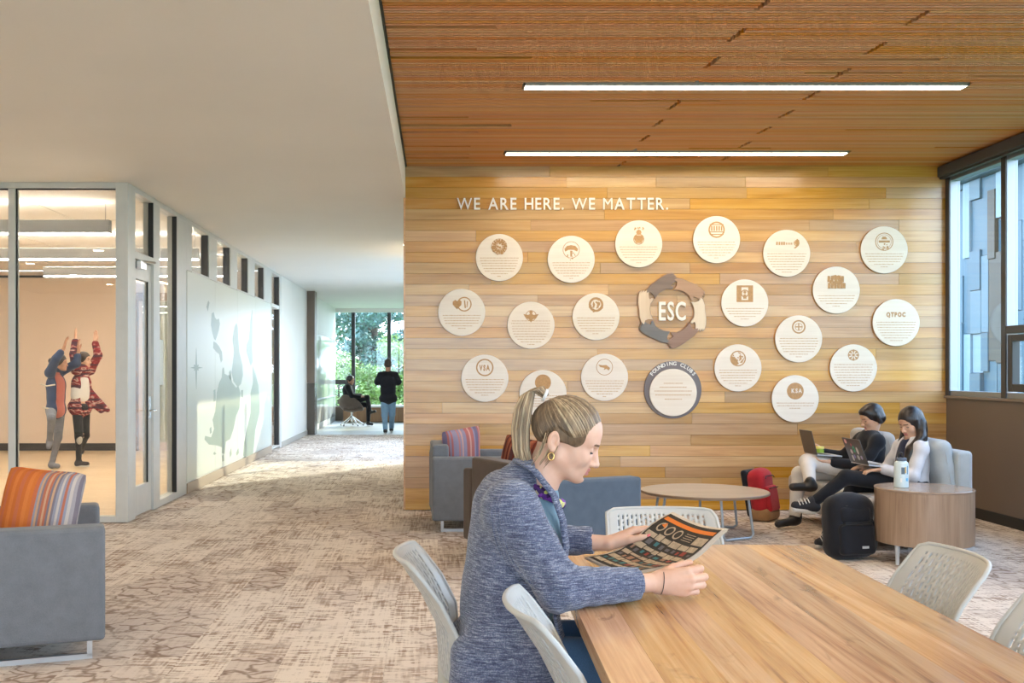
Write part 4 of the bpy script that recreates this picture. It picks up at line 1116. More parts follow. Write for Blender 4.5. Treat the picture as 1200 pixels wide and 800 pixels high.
# drum side table
M_drum = wood('walnut_veneer', [(0.24, 0.155, 0.10), (0.34, 0.23, 0.155), (0.42, 0.30, 0.21)], 'Z', 0.28, rnd=False, grain=1.6)
M_drumtop = wood('walnut_top', [(0.27, 0.19, 0.14), (0.36, 0.26, 0.19), (0.42, 0.31, 0.23)], 'X', 0.18, rnd=False)
dt = thing('drum_side_table', 'round walnut drum side table beside the sofa', 'side table', (3.56, 7.5, 0))
smooth_by_angle(MB().lathe([(0.325, 0.146), (0.335, 0.150), (0.335, 0.528)], 72).build('drum_body', M_drum, dt), 40)
MB().lathe([(0.335, 0.5285), (0.339, 0.531), (0.339, 0.541), (0.335, 0.545)], 72).build('tabletop', M_drumtop, dt)
for a in (205, 325, 85):
    q = math.radians(a); MB().tube([(0.27*math.cos(q), 0.27*math.sin(q), 0), (0.27*math.cos(q), 0.27*math.sin(q), 0.147)], [0.012, 0.018], 10).build('leg', plain('white_leg', (0.6, 0.62, 0.64), 0.35) if a == 205 else MATS['white_leg'], dt)

# ================================================================== wooden meeting table
TX, TY, TZ = 0.413, 3.90, 0.74
tb = thing('meeting_table', 'long table of joined wooden boards with the newspaper reader seated at it', 'table', (TX, TY, 0), math.radians(-1.55))
M_tbl = wood('table_board', [(0.23, 0.11, 0.045), (0.41, 0.23, 0.105), (0.52, 0.32, 0.16), (0.61, 0.41, 0.22)], 'Y', 0.22, vary=0.14, spec=0.5, knots=True, huev=0.008, lo=0.36, hi=0.64)
ws_ = [0.115, 0.135, 0.10, 0.15, 0.12, 0.13, 0.11, 0.125]; x = 0.0; TL = 2.45
for i, w_ in enumerate(ws_):
    o = box('board', 0, w_, -TL, 0, -0.045, 0.0, M_tbl, tb, loc=(x, 0, TZ))
    if i in (0, len(ws_)-1): bevel(o, 0.0012, 2)
    x += w_
TW = x
box('apron', 0.12, TW-0.12, -0.13, -0.10, TZ-0.12, TZ-0.046, M_black, tb); box('apron', 0.12, TW-0.12, -TL+0.10, -TL+0.13, TZ-0.12, TZ-0.046, M_black, tb)
for sx in (0.42, TW-0.42):
    for sy in (-0.25, -TL+0.2): box('leg', sx-0.03, sx+0.03, sy-0.03, sy+0.03, 0, TZ-0.046, M_dark_frame, tb, bev=0.004)
box('stretcher', 0.42, TW-0.42, -0.27, -0.23, 0.05, 0.09, M_dark_frame, tb)

# ================================================================== perforated shell chairs
M_shell = plain('chair_polymer', (0.50, 0.51, 0.50), 0.36)
M_chleg = plain('chair_leg_steel', (0.45, 0.45, 0.45), 0.3, 0.8)
def shell_back():
    """curved sheet pierced by staggered slots and dots"""
    us = [-1.0, -0.93, -0.86, -0.82]; ncol = 19; pw_ = 1.64/ncol
    for c in range(ncol): us += [us[3]+c*pw_+pw_*0.30, us[3]+c*pw_+pw_*0.70] + ([us[3]+(c+1)*pw_] if c < ncol-1 else [])
    us += [0.82, 0.86, 0.93, 1.0]
    nu = len(us)-1; nv = 50
    zs = [0.43, 0.50, 0.625, 0.72, 0.80, 0.832]; xm = [-0.165, -0.178, -0.190, -0.238, -0.292, -0.318]
    V = []; F = []
    for i in range(nu+1):
        for j in range(nv+1):
            u = us[i]; v = j/nv; z = 0.43+0.402*v
            hw = np.interp(z, [0.43, 0.55, 0.70, 0.832], [0.205, 0.222, 0.228, 0.220])
            zt = z-0.012*max(0, (abs(u)-0.84)/0.16)**2*max(0, (v-0.7)/0.3)
            V.append((float(np.interp(z, zs, xm)+0.062*abs(u)**2.2), float(u*hw), float(zt)))
    for i in range(nu):
        col = (i-4)//3 if (i-3) % 3 == 1 and 3 <= i < nu-3 else -1
        col = (i-3)//3 if (3 <= i < nu-3 and (i-3) % 3 == 1) else -1
        for j in range(nv):
            hole = False
            if col >= 0 and 6 <= j < nv-3:
                ph = (j-6+(3 if col % 2 else 0)) % 6; hole = ph in (0, 1, 2) or ph == 4
                if j >= nv-4: hole = ph in (4, 1)
            if not hole: F.append((i*(nv+1)+j, (i+1)*(nv+1)+j, (i+1)*(nv+1)+j+1, i*(nv+1)+j+1))
    return V, F, nu
SBV, SBF, SNU = shell_back()
def chair(label, loc, rz):
    t = thing('shell_chair', label, 'chair', loc, rz, 'perforated chairs around the table')
    o = link_mesh('backrest', SBV, SBF, M_shell, t, smooth=True)
    m = o.modifiers.new('thick', 'SOLIDIFY'); m.thickness = 0.007; m.offset = 0
    # rolled rim around the back
    n = 16; rim = [SBV[0*51+j] for j in range(0, 48, 3)]+[SBV[i*51+50] for i in range(0, SNU+1, 2)]+[SBV[SNU*51+j] for j in range(48, -1, -3)]
    MB().tube(rim, 0.0075, 8).build('rim', M_shell, t, smooth=True)
    R = Euler((0, math.radians(3), 0)).to_matrix()
    sdf_obj('seat', [rb_((0.03, 0, 0.445), (0.215, 0.225, 0.014), 0.0135, R, 0.02), rc((0.22, -0.19, 0.435), (0.22, 0.19, 0.435), 0.014, k=0.02), rc((-0.16, -0.18, 0.45), (-0.16, 0.18, 0.45), 0.014, k=0.02)], 0.008, M_shell, t)
    for sx in (-1, 1):
        for sy in (-1, 1):
            MB().tube([(0.03+sx*0.13, sy*0.17, 0.43), (0.02+sx*0.21, sy*0.215, 0.0)], 0.011, 8).build('leg', M_chleg, t, smooth=True)
    MB().tube([(-0.10, -0.17, 0.425), (-0.10, 0.17, 0.425)], 0.010, 8).build('seat_frame', M_chleg, t); MB().tube([(0.16, -0.17, 0.425), (0.16, 0.17, 0.425)], 0.010, 8).build('seat_frame', M_chleg, t)
    return t
cA = chair('pale perforated shell chair the newspaper reader sits on', (0.185, 3.205, 0), 0)
def put(src, label, loc, rz):
    c = copy_tree(src); c.location = loc; c.rotation_euler = (0, 0, rz); c['label'] = label; return c
put(cA, 'empty pale shell chair next to the reader on her side of the table', (0.485, 2.52, 0), math.radians(2))
put(cA, 'pale shell chair pushed in at the table end nearest the plank wall', (0.905, 3.92, 0), math.radians(-91))
put(cA, 'pale shell chair across the table opposite the reader', (1.335, 3.175, 0), math.radians(179))
put(cA, 'pale shell chair across the table, opposite the empty chair', (1.32, 2.52, 0), math.radians(178))
# ================================================================== people
def skin_mat(name, col, rough=0.5):
    m, nt, b = _new(name); b.inputs['Roughness'].default_value = rough
    b.inputs['Subsurface Weight'].default_value = 0.12; b.inputs['Subsurface Radius'].default_value = (0.012, 0.005, 0.003)
    f = noise(nt, coords(nt, 'Object'), 14, 4)
    lo = (col[0]*0.93, col[1]*0.84, col[2]*0.80); hi = (min(1, col[0]*1.04), min(1, col[1]*1.04), min(1, col[2]*1.04))
    nt.links.new(ramp(nt, f, [(0.35, lo), (0.65, hi)]), b.inputs['Base Color']); return m
M_skinA = skin_mat('skin_fair', (0.72, 0.46, 0.34))
M_skinB = skin_mat('skin_light', (0.66, 0.42, 0.29))
M_skinC = skin_mat('skin_tan', (0.46, 0.25, 0.16))
M_lip = plain('lip', (0.55, 0.20, 0.18), 0.4)
M_brow = plain('brow_hair', (0.16, 0.09, 0.05), 0.8)
M_lash = plain('lash', (0.02, 0.015, 0.012), 0.6)
M_eye = plain('eye_white', (0.75, 0.73, 0.70), 0.2)
def hair_mat(name, col, rough=0.4):
    m, nt, b = _new(name); b.inputs['Roughness'].default_value = rough; b.inputs['Specular IOR Level'].default_value = 0.5
    f = noise(nt, coords(nt, 'Object', (90, 90, 14)), 1.0, 3)
    nt.links.new(ramp(nt, f, [(0.3, tuple(x*0.6 for x in col)), (0.7, tuple(min(1, x*1.35) for x in col))]), b.inputs['Base Color'])
    bump(nt, b, f, 0.5, 0.004); return m
M_hair_black = hair_mat('hair_black', (0.018, 0.014, 0.014), 0.3)
M_hair_brown = hair_mat('hair_dark_brown', (0.05, 0.03, 0.02))
M_hairD = hair_mat('hair_ash_brown', (0.16, 0.105, 0.062)); M_hairM = hair_mat('hair_dark_blonde', (0.30, 0.21, 0.125)); M_hairL = hair_mat('hair_blonde', (0.50, 0.39, 0.25))

def head_prims(neck=None, nr=0.052, fem=True, ear_x=-0.03):
    e = 1.0
    p = [ell((-0.016, 0, 0.030), (0.094, 0.074, 0.083), k=0.02),
         ell((0.030, 0, -0.030), (0.058, 0.060, 0.078), k=0.03),
         ell((0.040, 0, 0.040), (0.043, 0.058, 0.050), k=0.03),
         rc((-0.010, -0.050, -0.062), (0.056, -0.014, -0.094), 0.017, 0.016, k=0.028), rc((-0.010, 0.050, -0.062), (0.056, 0.014, -0.094), 0.017, 0.016, k=0.028),
         ell((0.070, 0, -0.095), (0.020, 0.020, 0.018), k=0.015),
         ell((0.050, -0.036, -0.034), (0.028, 0.024, 0.026), k=0.02), ell((0.050, 0.036, -0.034), (0.028, 0.024, 0.026), k=0.02),
         ell((0.068, 0, -0.064), (0.022, 0.028, 0.024), k=0.015),
         rc((0.064, -0.040, 0.017), (0.078, -0.012, 0.016), 0.011, 0.011, k=0.014), rc((0.064, 0.040, 0.017), (0.078, 0.012, 0.016), 0.011, 0.011, k=0.014),
         rc((0.080, 0, 0.006), (0.102, 0, -0.036), 0.0085, 0.0105, k=0.010), ell((0.103, 0, -0.040), (0.0115, 0.0115, 0.0095), k=0.006),
         ell((0.092, -0.012, -0.043), (0.011, 0.008, 0.008), k=0.006), ell((0.092, 0.012, -0.043), (0.011, 0.008, 0.008), k=0.006),
         ell((0.088, -0.033, -0.003), (0.014, 0.017, 0.011), k=0.012, neg=True), ell((0.088, 0.033, -0.003), (0.014, 0.017, 0.011), k=0.012, neg=True),
         ell((0.066, -0.032, -0.004), (0.0145, 0.0155, 0.0125), k=0.003), ell((0.066, 0.032, -0.004), (0.0145, 0.0155, 0.0125), k=0.003),
         rc((0.080, -0.015, -0.065), (0.088, 0, -0.0625), 0.0055, 0.0065, k=0.005), rc((0.080, 0.015, -0.065), (0.088, 0, -0.0625), 0.0055, 0.0065, k=0.005),
         rc((0.079, -0.012, -0.0745), (0.086, 0, -0.0755), 0.006, 0.0072, k=0.005), rc((0.079, 0.012, -0.0745), (0.086, 0, -0.0755), 0.006, 0.0072, k=0.005),
         rc((0.090, -0.018, -0.0692), (0.096, 0, -0.0692), 0.002, 0.0022, k=0.003, neg=True), rc((0.090, 0.018, -0.0692), (0.096, 0, -0.0692), 0.002, 0.0022, k=0.003, neg=True),
         ell((0.086, 0, -0.0865), (0.008, 0.014, 0.005), k=0.008, neg=True)]
    for s_ in (-1, 1):
        R = Euler((0, math.radians(-12), math.radians(-18*s_))).to_matrix()
        p += [ell((ear_x, s_*0.077, -0.018), (0.019, 0.0085, 0.030), R, k=0.005), ell((ear_x+0.003, s_*0.087, -0.013), (0.011, 0.0095, 0.019), R, k=0.003, neg=True), ell((ear_x+0.007, s_*0.079, -0.042), (0.008, 0.006, 0.010), k=0.005), ell((ear_x+0.013, s_*0.077, -0.020), (0.005, 0.006, 0.008), k=0.004)]
    if neck is not None: p += [rc((-0.028, 0, -0.050), neck, nr, nr*1.08, k=0.025)]
    return p
def head_mat(C):
    x, y, z = C[:, 0], C[:, 1], C[:, 2]; mi = np.zeros(len(C), dtype=int)
    lip = (x > 0.081) & (np.abs(y) < 0.019) & (z < -0.0585+0.0*z) & (z > -0.0815) & (x > 0.078+0.0)
    mi[lip] = 1
    br = (x > 0.055) & (np.abs(y) > 0.010) & (np.abs(y) < 0.047) & (z > 0.013) & (z < 0.0195-0.10*np.maximum(np.abs(y)-0.036, 0))
    mi[br] = 2
    return mi
def head_extra(M, h, neck_world=None, nr=0.052, ear_x=-0.03, scale=1.0):
    neck = None
    if neck_world is not None: neck = M.inverted() @ Vector(neck_world)
    V, F = sdf_mesh(head_prims(neck, nr, ear_x=ear_x), h)
    mi = head_mat(V[F].mean(1)); m = np.array(M); V = V @ m[:3, :3].T + m[:3, 3]
    return (V, F, mi)
def HM(o, yaw=0.0, pitch=0.0, roll=0.0, s=1.0):
    return Matrix.Translation(o) @ Euler((math.radians(roll), 0, 0)).to_matrix().to_4x4() @ Matrix.Rotation(math.radians(yaw), 4, 'Z') @ Matrix.Rotation(math.radians(pitch), 4, 'Y') @ Matrix.Diagonal((s, s, s, 1))
def eyes(M, parent, brow=None, big=False):
    for s_ in (-1, 1):
        pts = []
        for i in range(9):
            a = -1+2*i/8; ang = a*1.0
            pts.append(M @ Vector((0.0665+0.0150*math.cos(ang), s_*(0.032-0.0005)+0.0158*math.sin(ang), -0.0080-0.0020*math.cos(ang))))
        MB().tube(pts, 0.0018, 6).build('eyelashes', M_lash, parent)
        MB().tube([M @ Vector((0.0640+0.0150*math.cos(a), s_*0.032+0.0150*math.sin(a), -0.0115)) for a in [-0.75+1.5*i/6 for i in range(7)]], 0.0030, 6, flat=0.8).build('eye', M_iris, parent)
        MB().tube([M @ Vector(p) for p in [(0.0640, s_*0.049, 0.0165), (0.0745, s_*0.038, 0.0225), (0.0825, s_*0.025, 0.0235), (0.0860, s_*0.012, 0.0195)]], [0.0012, 0.0026, 0.0034, 0.0026], 6).build('eyebrow', brow or M_brow, parent, smooth=True)
M_iris = plain('eye_grey_blue', (0.22, 0.25, 0.28), 0.2)
def hand_prims(w, d, n, side=1, curl=30, s=1.0, spread=1.0, k=0.007, thumb=35):
    """w wrist, d direction of the fingers, n where the palm faces, side=+1 when the thumb lies along n x d"""
    w = Vector(w); d = Vector(d).normalized(); n = Vector(n); n = (n-d*n.dot(d)).normalized(); l = n.cross(d)*side
    p = []; offs = [0.030, 0.010, -0.010, -0.028]; lens = [(0.040, 0.024, 0.019), (0.044, 0.028, 0.020), (0.041, 0.026, 0.020), (0.032, 0.020, 0.017)]
    reach = [0.086, 0.089, 0.085, 0.078]
    for o_, ln, rr in zip(offs, lens, reach):
        kn = w+d*rr*s+l*o_*s*0.95
        p.append(rc(w+l*o_*0.55*s, kn, 0.0145*s, 0.0115*s, k=0.012))
        q = kn; a = math.radians(curl*0.6); fd = (d+l*o_*2.2*(spread-1)).normalized()
        for i, seg in enumerate(ln):
            dirv = fd*math.cos(a)+n*math.sin(a); nq = q+dirv*seg*s
            p.append(rc(q, nq, (0.0098-0.0012*i)*s, (0.0090-0.0012*i)*s, k=0.003)); q = nq; a += math.radians(curl)
    b0 = w+d*0.018*s+l*0.022*s; t1 = b0+(d*0.75+l*0.65+n*0.25).normalized()*0.042*s; t2 = t1+(d*0.93+l*0.25+n*0.25).normalized()*0.032*s; t3 = t2+(d*0.98+n*0.15).normalized()*0.024*s
    p += [rc(b0, t1, 0.016*s, 0.0115*s, k=0.010), rc(t1, t2, 0.0112*s, 0.0100*s, k=0.004), rc(t2, t3, 0.0098*s, 0.0080*s, k=0.003)]
    return p
def basis(f, l, u): return Matrix((f, l, u)).transposed()
def torso_prims(pel, chest, shL, shR, g=0.0, w=1.0, k=0.05):
    pel, chest, shL, shR = map(Vector, (pel, chest, shL, shR))
    up = (chest-pel).normalized(); lat = (shL-shR); lat = (lat-up*lat.dot(up)).normalized(); R = basis(lat.cross(up), lat, up)
    hl = (shL-shR).length/2
    mid = pel.lerp(chest, 0.5)
    return [ell(pel, ((0.105+g)*w, (0.160+g)*w, 0.115+g), R, k=k), ell(mid, ((0.095+g)*w, (0.132+g)*w, 0.15), R, k=k), ell(chest, ((0.108+g)*w, max(0.13, hl-0.02)*w+g, 0.16+g), R, k=k), rc((shL+shR)/2+Vector((0, 0, 0.025)), shL, 0.048+g, 0.044+g, k=k), rc((shL+shR)/2+Vector((0, 0, 0.025)), shR, 0.048+g, 0.044+g, k=k)]
def shoe_prims(an, toe, h=0.0):
    an, toe = Vector(an), Vector(toe); d = (toe-an); d = d.normalized()
    return [rc(an+Vector((0, 0, -0.02)), an+Vector((0, 0, 0.015)), 0.046, 0.043, k=0.02), rc(an-d*0.03+Vector((0, 0, -0.035)), toe-d*0.03, 0.038, 0.034, k=0.03)]

def person(label, J, Mh, mats, opt):
    """J: joints in world space.  opt: sleeve ('long','short',t), garments, radii"""
    t = thing('person', label, 'person', (J['pel'][0], J['pel'][1], 0)); T = Matrix.Translation(t.location).inverted()
    h = opt.get('h', 0.008); g = opt.get('g', 0.014); sc = opt.get('s', 1.0); w = opt.get('w', 1.0)
    ua, fa, th, ca = 0.042*sc, 0.034*sc, 0.072*sc*w, 0.050*sc
    neckb = (Vector(J['shL'])+Vector(J['shR']))/2+Vector((0, 0, 0.015))
    bp = torso_prims(J['pel'], J['chest'], J['shL'], J['shR'], -0.004, w)
    for s_ in 'LR':
        bp += [rc(J['sh'+s_], J['el'+s_], ua, fa, k=0.03), rc(J['el'+s_], J['wr'+s_], fa, 0.024*sc, k=0.02)]
        bp += [rc(J['hip'+s_], J['kn'+s_], th, ca+0.004, k=0.04), rc(J['kn'+s_], J['an'+s_], ca, 0.033*sc, k=0.03)]
        hd = J.get('hand'+s_)
        if hd: bp += hand_prims(J['wr'+s_], hd[0], hd[1], hd[2], hd[3], s=sc*1.0)
    hx = head_extra(T @ Mh, opt.get('hh', 0.0045), T @ neckb, 0.050*sc)
    def shift(ps):
        tv = arr(T.translation); out = []
        for p in ps:
            p = list(p)
            if p[0] == 'rc': p[1] = p[1]+tv; p[2] = p[2]+tv
            else: p[1] = p[1]+tv
            out.append(tuple(p))
        return out
    sdf_obj('body', shift(bp), h, [mats['skin'], M_lip, M_brow], t, extra=[hx])
    eyes(T @ Mh, t)
    # top
    tp = torso_prims(J['pel'] if opt.get('long_top', True) else Vector(J['pel']).lerp(Vector(J['chest']), 0.35), J['chest'], J['shL'], J['shR'], g, w)
    sl = opt.get('sleeve', 1.0)
    for s_ in 'LR':
        a, b_, c = Vector(J['sh'+s_]), Vector(J['el'+s_]), Vector(J['wr'+s_])
        if sl <= 0.5: tp.append(rc(a, a.lerp(b_, sl*2), ua+g, ua+g*1.3, k=0.03))
        else:
            tp += [rc(a, b_, ua+g, fa+g, k=0.03), rc(b_, b_.lerp(c, min(0.97, (sl-0.5)*2)), fa+g, 0.030*sc+g*0.8, k=0.02)]
    tp += [p for p in opt.get('top_extra', [])]
    hd_ = (Mh.translation-neckb).normalized(); neckcut = [rc(neckb+hd_*0.060, neckb+hd_*0.14, 0.052, 0.068, k=0.01, neg=True)]
    sdf_obj(opt.get('top_name', 'shirt'), shift(tp+neckcut+opt.get('top_cut', [])), h, mats['top'], t, noise_fn=opt.get('wr'))
    if opt.get('under'):
        nm_, mt_, gg_ = opt['under']
        sdf_obj(nm_, shift(torso_prims(J['pel'] if len(nm_) != 8 else Vector(J['pel']).lerp(Vector(J['chest']), 0.55), J['chest'], J['shL'], J['shR'], gg_, w)+neckcut), h, mt_, t)
    # trousers
    up_ = (Vector(J['chest'])-Vector(J['pel'])).normalized(); la_ = Vector(J['shL'])-Vector(J['shR']); la_ = (la_-up_*la_.dot(up_)).normalized()
    pp = [ell(J['pel'], (0.112*w, 0.165*w, 0.115), basis(la_.cross(up_), la_, up_), k=0.04)]
    for s_ in 'LR':
        fl = opt.get('leg_flare', 0.010); a, b_, c = Vector(J['hip'+s_]), Vector(J['kn'+s_]), Vector(J['an'+s_])
        lt = opt.get('leg_t', 0.93)
        pp += [rc(a, b_, th+fl, ca+fl+0.004, k=0.03), rc(b_, b_.lerp(c, lt), ca+fl, 0.036*sc+fl, k=0.025)]
    sdf_obj('trousers', shift(pp), h, mats['trousers'], t)
    for s_ in 'LR':
        o = sdf_obj('shoe', shift(shoe_prims(J['an'+s_], J['toe'+s_])), min(h, 0.008), mats['shoe'], t)
        if mats.get('sole'):
            an, toe = Vector(J['an'+s_]), Vector(J['toe'+s_]); d = (toe-an).normalized(); dn = opt.get('sole_dir'+s_, Vector((0, 0, -1)))
            sdf_obj('sole', shift([rc(an-d*0.035+dn*0.058, toe-d*0.02+dn*0.022, 0.026, 0.024, k=0.01), rc(an-d*0.0+dn*0.062, toe-d*0.03+dn*0.026, 0.030, 0.026, k=0.01)]), 0.008, mats['sole'], o)
    if opt.get('hair'):
        hp = opt['hair']; V, F = sdf_mesh(hp, opt.get('hairh', 0.006)); m = np.array(T @ Mh); V = V @ m[:3, :3].T + m[:3, 3]
        me = np_mesh('hair', V, F, mats['hair']); o = bpy.data.objects.new('hair', me); COL.objects.link(o); o.parent = t
    return t, T
FACE_CUT = [ell((0.085, 0, -0.045), (0.062, 0.075, 0.098), k=0.012, neg=True)]
def hair_cap(extra=(), grow=0.012, cut=True):
    p = [ell((-0.018, 0, 0.034), (0.096+grow, 0.075+grow, 0.085+grow), k=0.02)]+list(extra)
    if cut: p += FACE_CUT
    return p

# ------------------------------------------------------------------ the reader at the table
Y0 = 3.08
rd = thing('person', 'woman with a blonde ponytail and blue-grey knit cardigan reading a newspaper at the table', 'person', (0.22, Y0, 0))
TR = Matrix.Translation(rd.location).inverted()
def tv(ps):
    o_ = arr(TR.translation); out = []
    for p in ps:
        p = list(p); p[1] = p[1]+o_
        if p[0] == 'rc': p[2] = p[2]+o_
        out.append(tuple(p))
    return out
MH = HM((0.394, Y0, 1.195), -9, 23)
sN, eN, wN = Vector((0.210, 2.925, 1.005)), Vector((0.335, 2.835, 0.797)), Vector((0.632, 2.950, 0.790))
sF, eF, wF = Vector((0.210, 3.235, 1.005)), Vector((0.320, 3.400, 0.835)), Vector((0.560, 3.350, 0.845))
# near hand: fist around the page edge, back of the hand to the room
def near_hand():
    p = []
    kn = [Vector((0.716, 2.938, 0.824)), Vector((0.724, 2.930, 0.803)), Vector((0.719, 2.931, 0.782)), Vector((0.707, 2.938, 0.764))]
    w4 = [wN+Vector((0.004, -0.002, 0.017)), wN+Vector((0.004, -0.007, 0.006)), wN+Vector((0.004, -0.005, -0.006)), wN+Vector((0.002, 0.0, -0.016))]
    for a, b_ in zip(w4, kn): p.append(rc(a, b_, 0.0175, 0.0135, k=0.012))
    p.append(ell((0.672, 2.958, 0.795), (0.042, 0.020, 0.030), k=0.015))
    pip = [Vector((0.757, 2.953, 0.829)), Vector((0.768, 2.948, 0.806)), Vector((0.762, 2.949, 0.783)), Vector((0.745, 2.953, 0.763))]
    dip = [Vector((0.757, 2.979, 0.826)), Vector((0.767, 2.976, 0.803)), Vector((0.760, 2.976, 0.781)), Vector((0.743, 2.976, 0.762))]
    tip = [Vector((0.734, 2.985, 0.822)), Vector((0.742, 2.984, 0.800)), Vector((0.737, 2.984, 0.779)), Vector((0.722, 2.983, 0.761))]
    rs = [0.0108, 0.0112, 0.0106, 0.0094]
    for a, b_, c, d_, r_ in zip(kn, pip, dip, tip, rs):
        p += [rc(a, b_, r_+0.0012, r_, k=0.004), rc(b_, c, r_, r_-0.001, k=0.003), rc(c, d_, r_-0.001, r_-0.002, k=0.003)]
    p += [rc((0.645, 2.966, 0.806), (0.688, 2.985, 0.826), 0.0165, 0.0125, k=0.012), rc((0.688, 2.985, 0.826), (0.718, 2.997, 0.834), 0.0115, 0.0102, k=0.005), rc((0.718, 2.997, 0.834), (0.741, 3.003, 0.838), 0.0098, 0.0080, k=0.003)]
    return p
def far_hand():
    p = []
    kn = [Vector((0.642, 3.330, 0.893)), Vector((0.640, 3.350, 0.890)), Vector((0.634, 3.369, 0.884)), Vector((0.625, 3.385, 0.875))]
    for i, b_ in enumerate(kn): p.append(rc(wF+Vector((0, (i-1.5)*0.011, 0.004)), b_, 0.0165, 0.0125, k=0.012))
    pip = [k_+Vector((0.034, -0.012, 0.006)) for k_ in kn]; dip = [k_+Vector((0.046, -0.026, -0.014)) for k_ in kn]; tip = [k_+Vector((0.030, -0.036, -0.026)) for k_ in kn]
    for a, b_, c, d_, r_ in zip(kn, pip, dip, tip, [0.0104, 0.0108, 0.0102, 0.0092]):
        p += [rc(a, b_, r_+0.001, r_, k=0.004), rc(b_, c, r_, r_-0.001, k=0.003), rc(c, d_, r_-0.001, r_-0.002, k=0.003)]
    p += [rc(wF+Vector((0.025, -0.012, 0.004)), (0.624, 3.302, 0.868), 0.0165, 0.0125, k=0.012), rc((0.624, 3.302, 0.868), (0.652, 3.288, 0.876), 0.0118, 0.0105, k=0.005), rc((0.652, 3.288, 0.876), (0.676, 3.284, 0.880), 0.0102, 0.0085, k=0.003)]
    for q in range(len(p)):
        if q >= 0:
            pr = list(p[q]); dz = np.array([0, 0, -0.012])
            pr[1] = pr[1]+dz; pr[2] = pr[2]+dz; p[q] = tuple(pr)
    return p
bp = [ell((0.20, Y0, 0.58), (0.13, 0.165, 0.11), k=0.05), ell((0.205, Y0, 0.72), (0.11, 0.145, 0.14), k=0.05), ell((0.225, Y0, 0.88), (0.105, 0.15, 0.15), k=0.05), rc(sN, sF, 0.05, k=0.05),
      rc((0.23, Y0, 0.98), (0.30, Y0, 1.06), 0.062, 0.056, k=0.03),
      rc(sN, eN, 0.042, 0.036, k=0.03), rc(sF, eF, 0.042, 0.036, k=0.03),
      rc((0.22, 2.99, 0.545), (0.66, 2.97, 0.545), 0.075, 0.055, k=0.04), rc((0.22, 3.17, 0.545), (0.66, 3.20, 0.545), 0.075, 0.055, k=0.04),
      rc((0.66, 2.97, 0.545), (0.58, 2.97, 0.09), 0.05, 0.035, k=0.03), rc((0.66, 3.20, 0.545), (0.60, 3.20, 0.09), 0.05, 0.035, k=0.03)]
V1, F1 = sdf_mesh(tv([rc(eN, wN, 0.036, 0.026, k=0.02)]+near_hand()), 0.0022)
V2, F2 = sdf_mesh(tv([rc(eF, wF-Vector((0, 0, 0.010)), 0.036, 0.025, k=0.02)]+far_hand()), 0.0026)
HX = head_extra(TR @ MH, 0.0021, TR @ Vector((0.292, Y0, 1.02)), 0.053, ear_x=-0.038)
sdf_obj('body', tv(bp), 0.009, [M_skinA, M_lip, M_brow], rd, extra=[HX, (V1, F1, np.zeros(len(F1), dtype=int)), (V2, F2, np.zeros(len(F2), dtype=int))])
eyes(TR @ MH, rd, M_hairD)
# nails, earring, bracelet
M_nail = plain('pink_nail_polish', (0.95, 0.22, 0.25), 0.25)
sdf_obj('thumb_nail', tv([ell((0.679, 3.2765, 0.8715), (0.0095, 0.005, 0.0065), k=0.001)]), 0.0015, M_nail, rd)
M_gold = plain('gold', (0.75, 0.50, 0.18), 0.25, 1.0)
ear = TR @ MH @ Vector((-0.031, -0.083, -0.053))
MB().tube([ear+Vector((0.009*math.sin(a), -0.001, -0.010+0.011*math.cos(a))) for a in [2*PI*i/14 for i in range(15)]], 0.0022, 6).build('earring', M_gold, rd, smooth=True)
br = [TR @ (wN+Vector((0.012, 0, 0)))+Vector((0.004*math.sin(a), 0.0335*math.cos(a), 0.0345*math.sin(a)+0.001)) for a in [2*PI*i/24 for i in range(25)]]
MB().tube(br, 0.0012, 6).build('bracelet', M_lash, rd, smooth=True)

# cardigan
def knit():
    m, nt, b = _new('heather_blue_knit'); b.inputs['Roughness'].default_value = 0.95; b.inputs['Specular IOR Level'].default_value = 0.1; b.inputs['Sheen Weight'].default_value = 0.3
    v = coords(nt, 'Object', (30, 30, 330)); f = noise(nt, v, 1.0, 3, 0.65); f3 = noise(nt, coords(nt, 'Object', (260, 260, 260)), 1.0, 2, 0.6)
    g2 = noise(nt, coords(nt, 'Object'), 9, 3)
    c = ramp(nt, math_(nt, 'MULTIPLY_ADD', f3, 0.35, math_(nt, 'MULTIPLY', f, 0.65)), [(0.34, srgb(56, 60, 84)), (0.50, srgb(100, 109, 136)), (0.64, srgb(172, 178, 194))])
    c = mixc(nt, 0.35, c, ramp(nt, g2, [(0.3, (0.55, 0.5, 0.55)), (0.7, (1, 1, 1))]), 'MULTIPLY')
    nt.links.new(c, b.inputs['Base Color'])
    w_ = N(nt, 'ShaderNodeTexWave', wave_type='BANDS', bands_direction='Z'); w_.inputs['Scale'].default_value = 55; w_.inputs['Distortion'].default_value = 1.5; w_.inputs['Detail'].default_value = 2
    nt.links.new(coords(nt, 'Object'), w_.inputs['Vector'])
    bump(nt, b, math_(nt, 'ADD', w_.outputs['Fac'], f3), 0.55, 0.004); return m
M_knit = knit()
cuN, cuF = eN.lerp(wN, 0.79), eF.lerp(wF, 0.80)
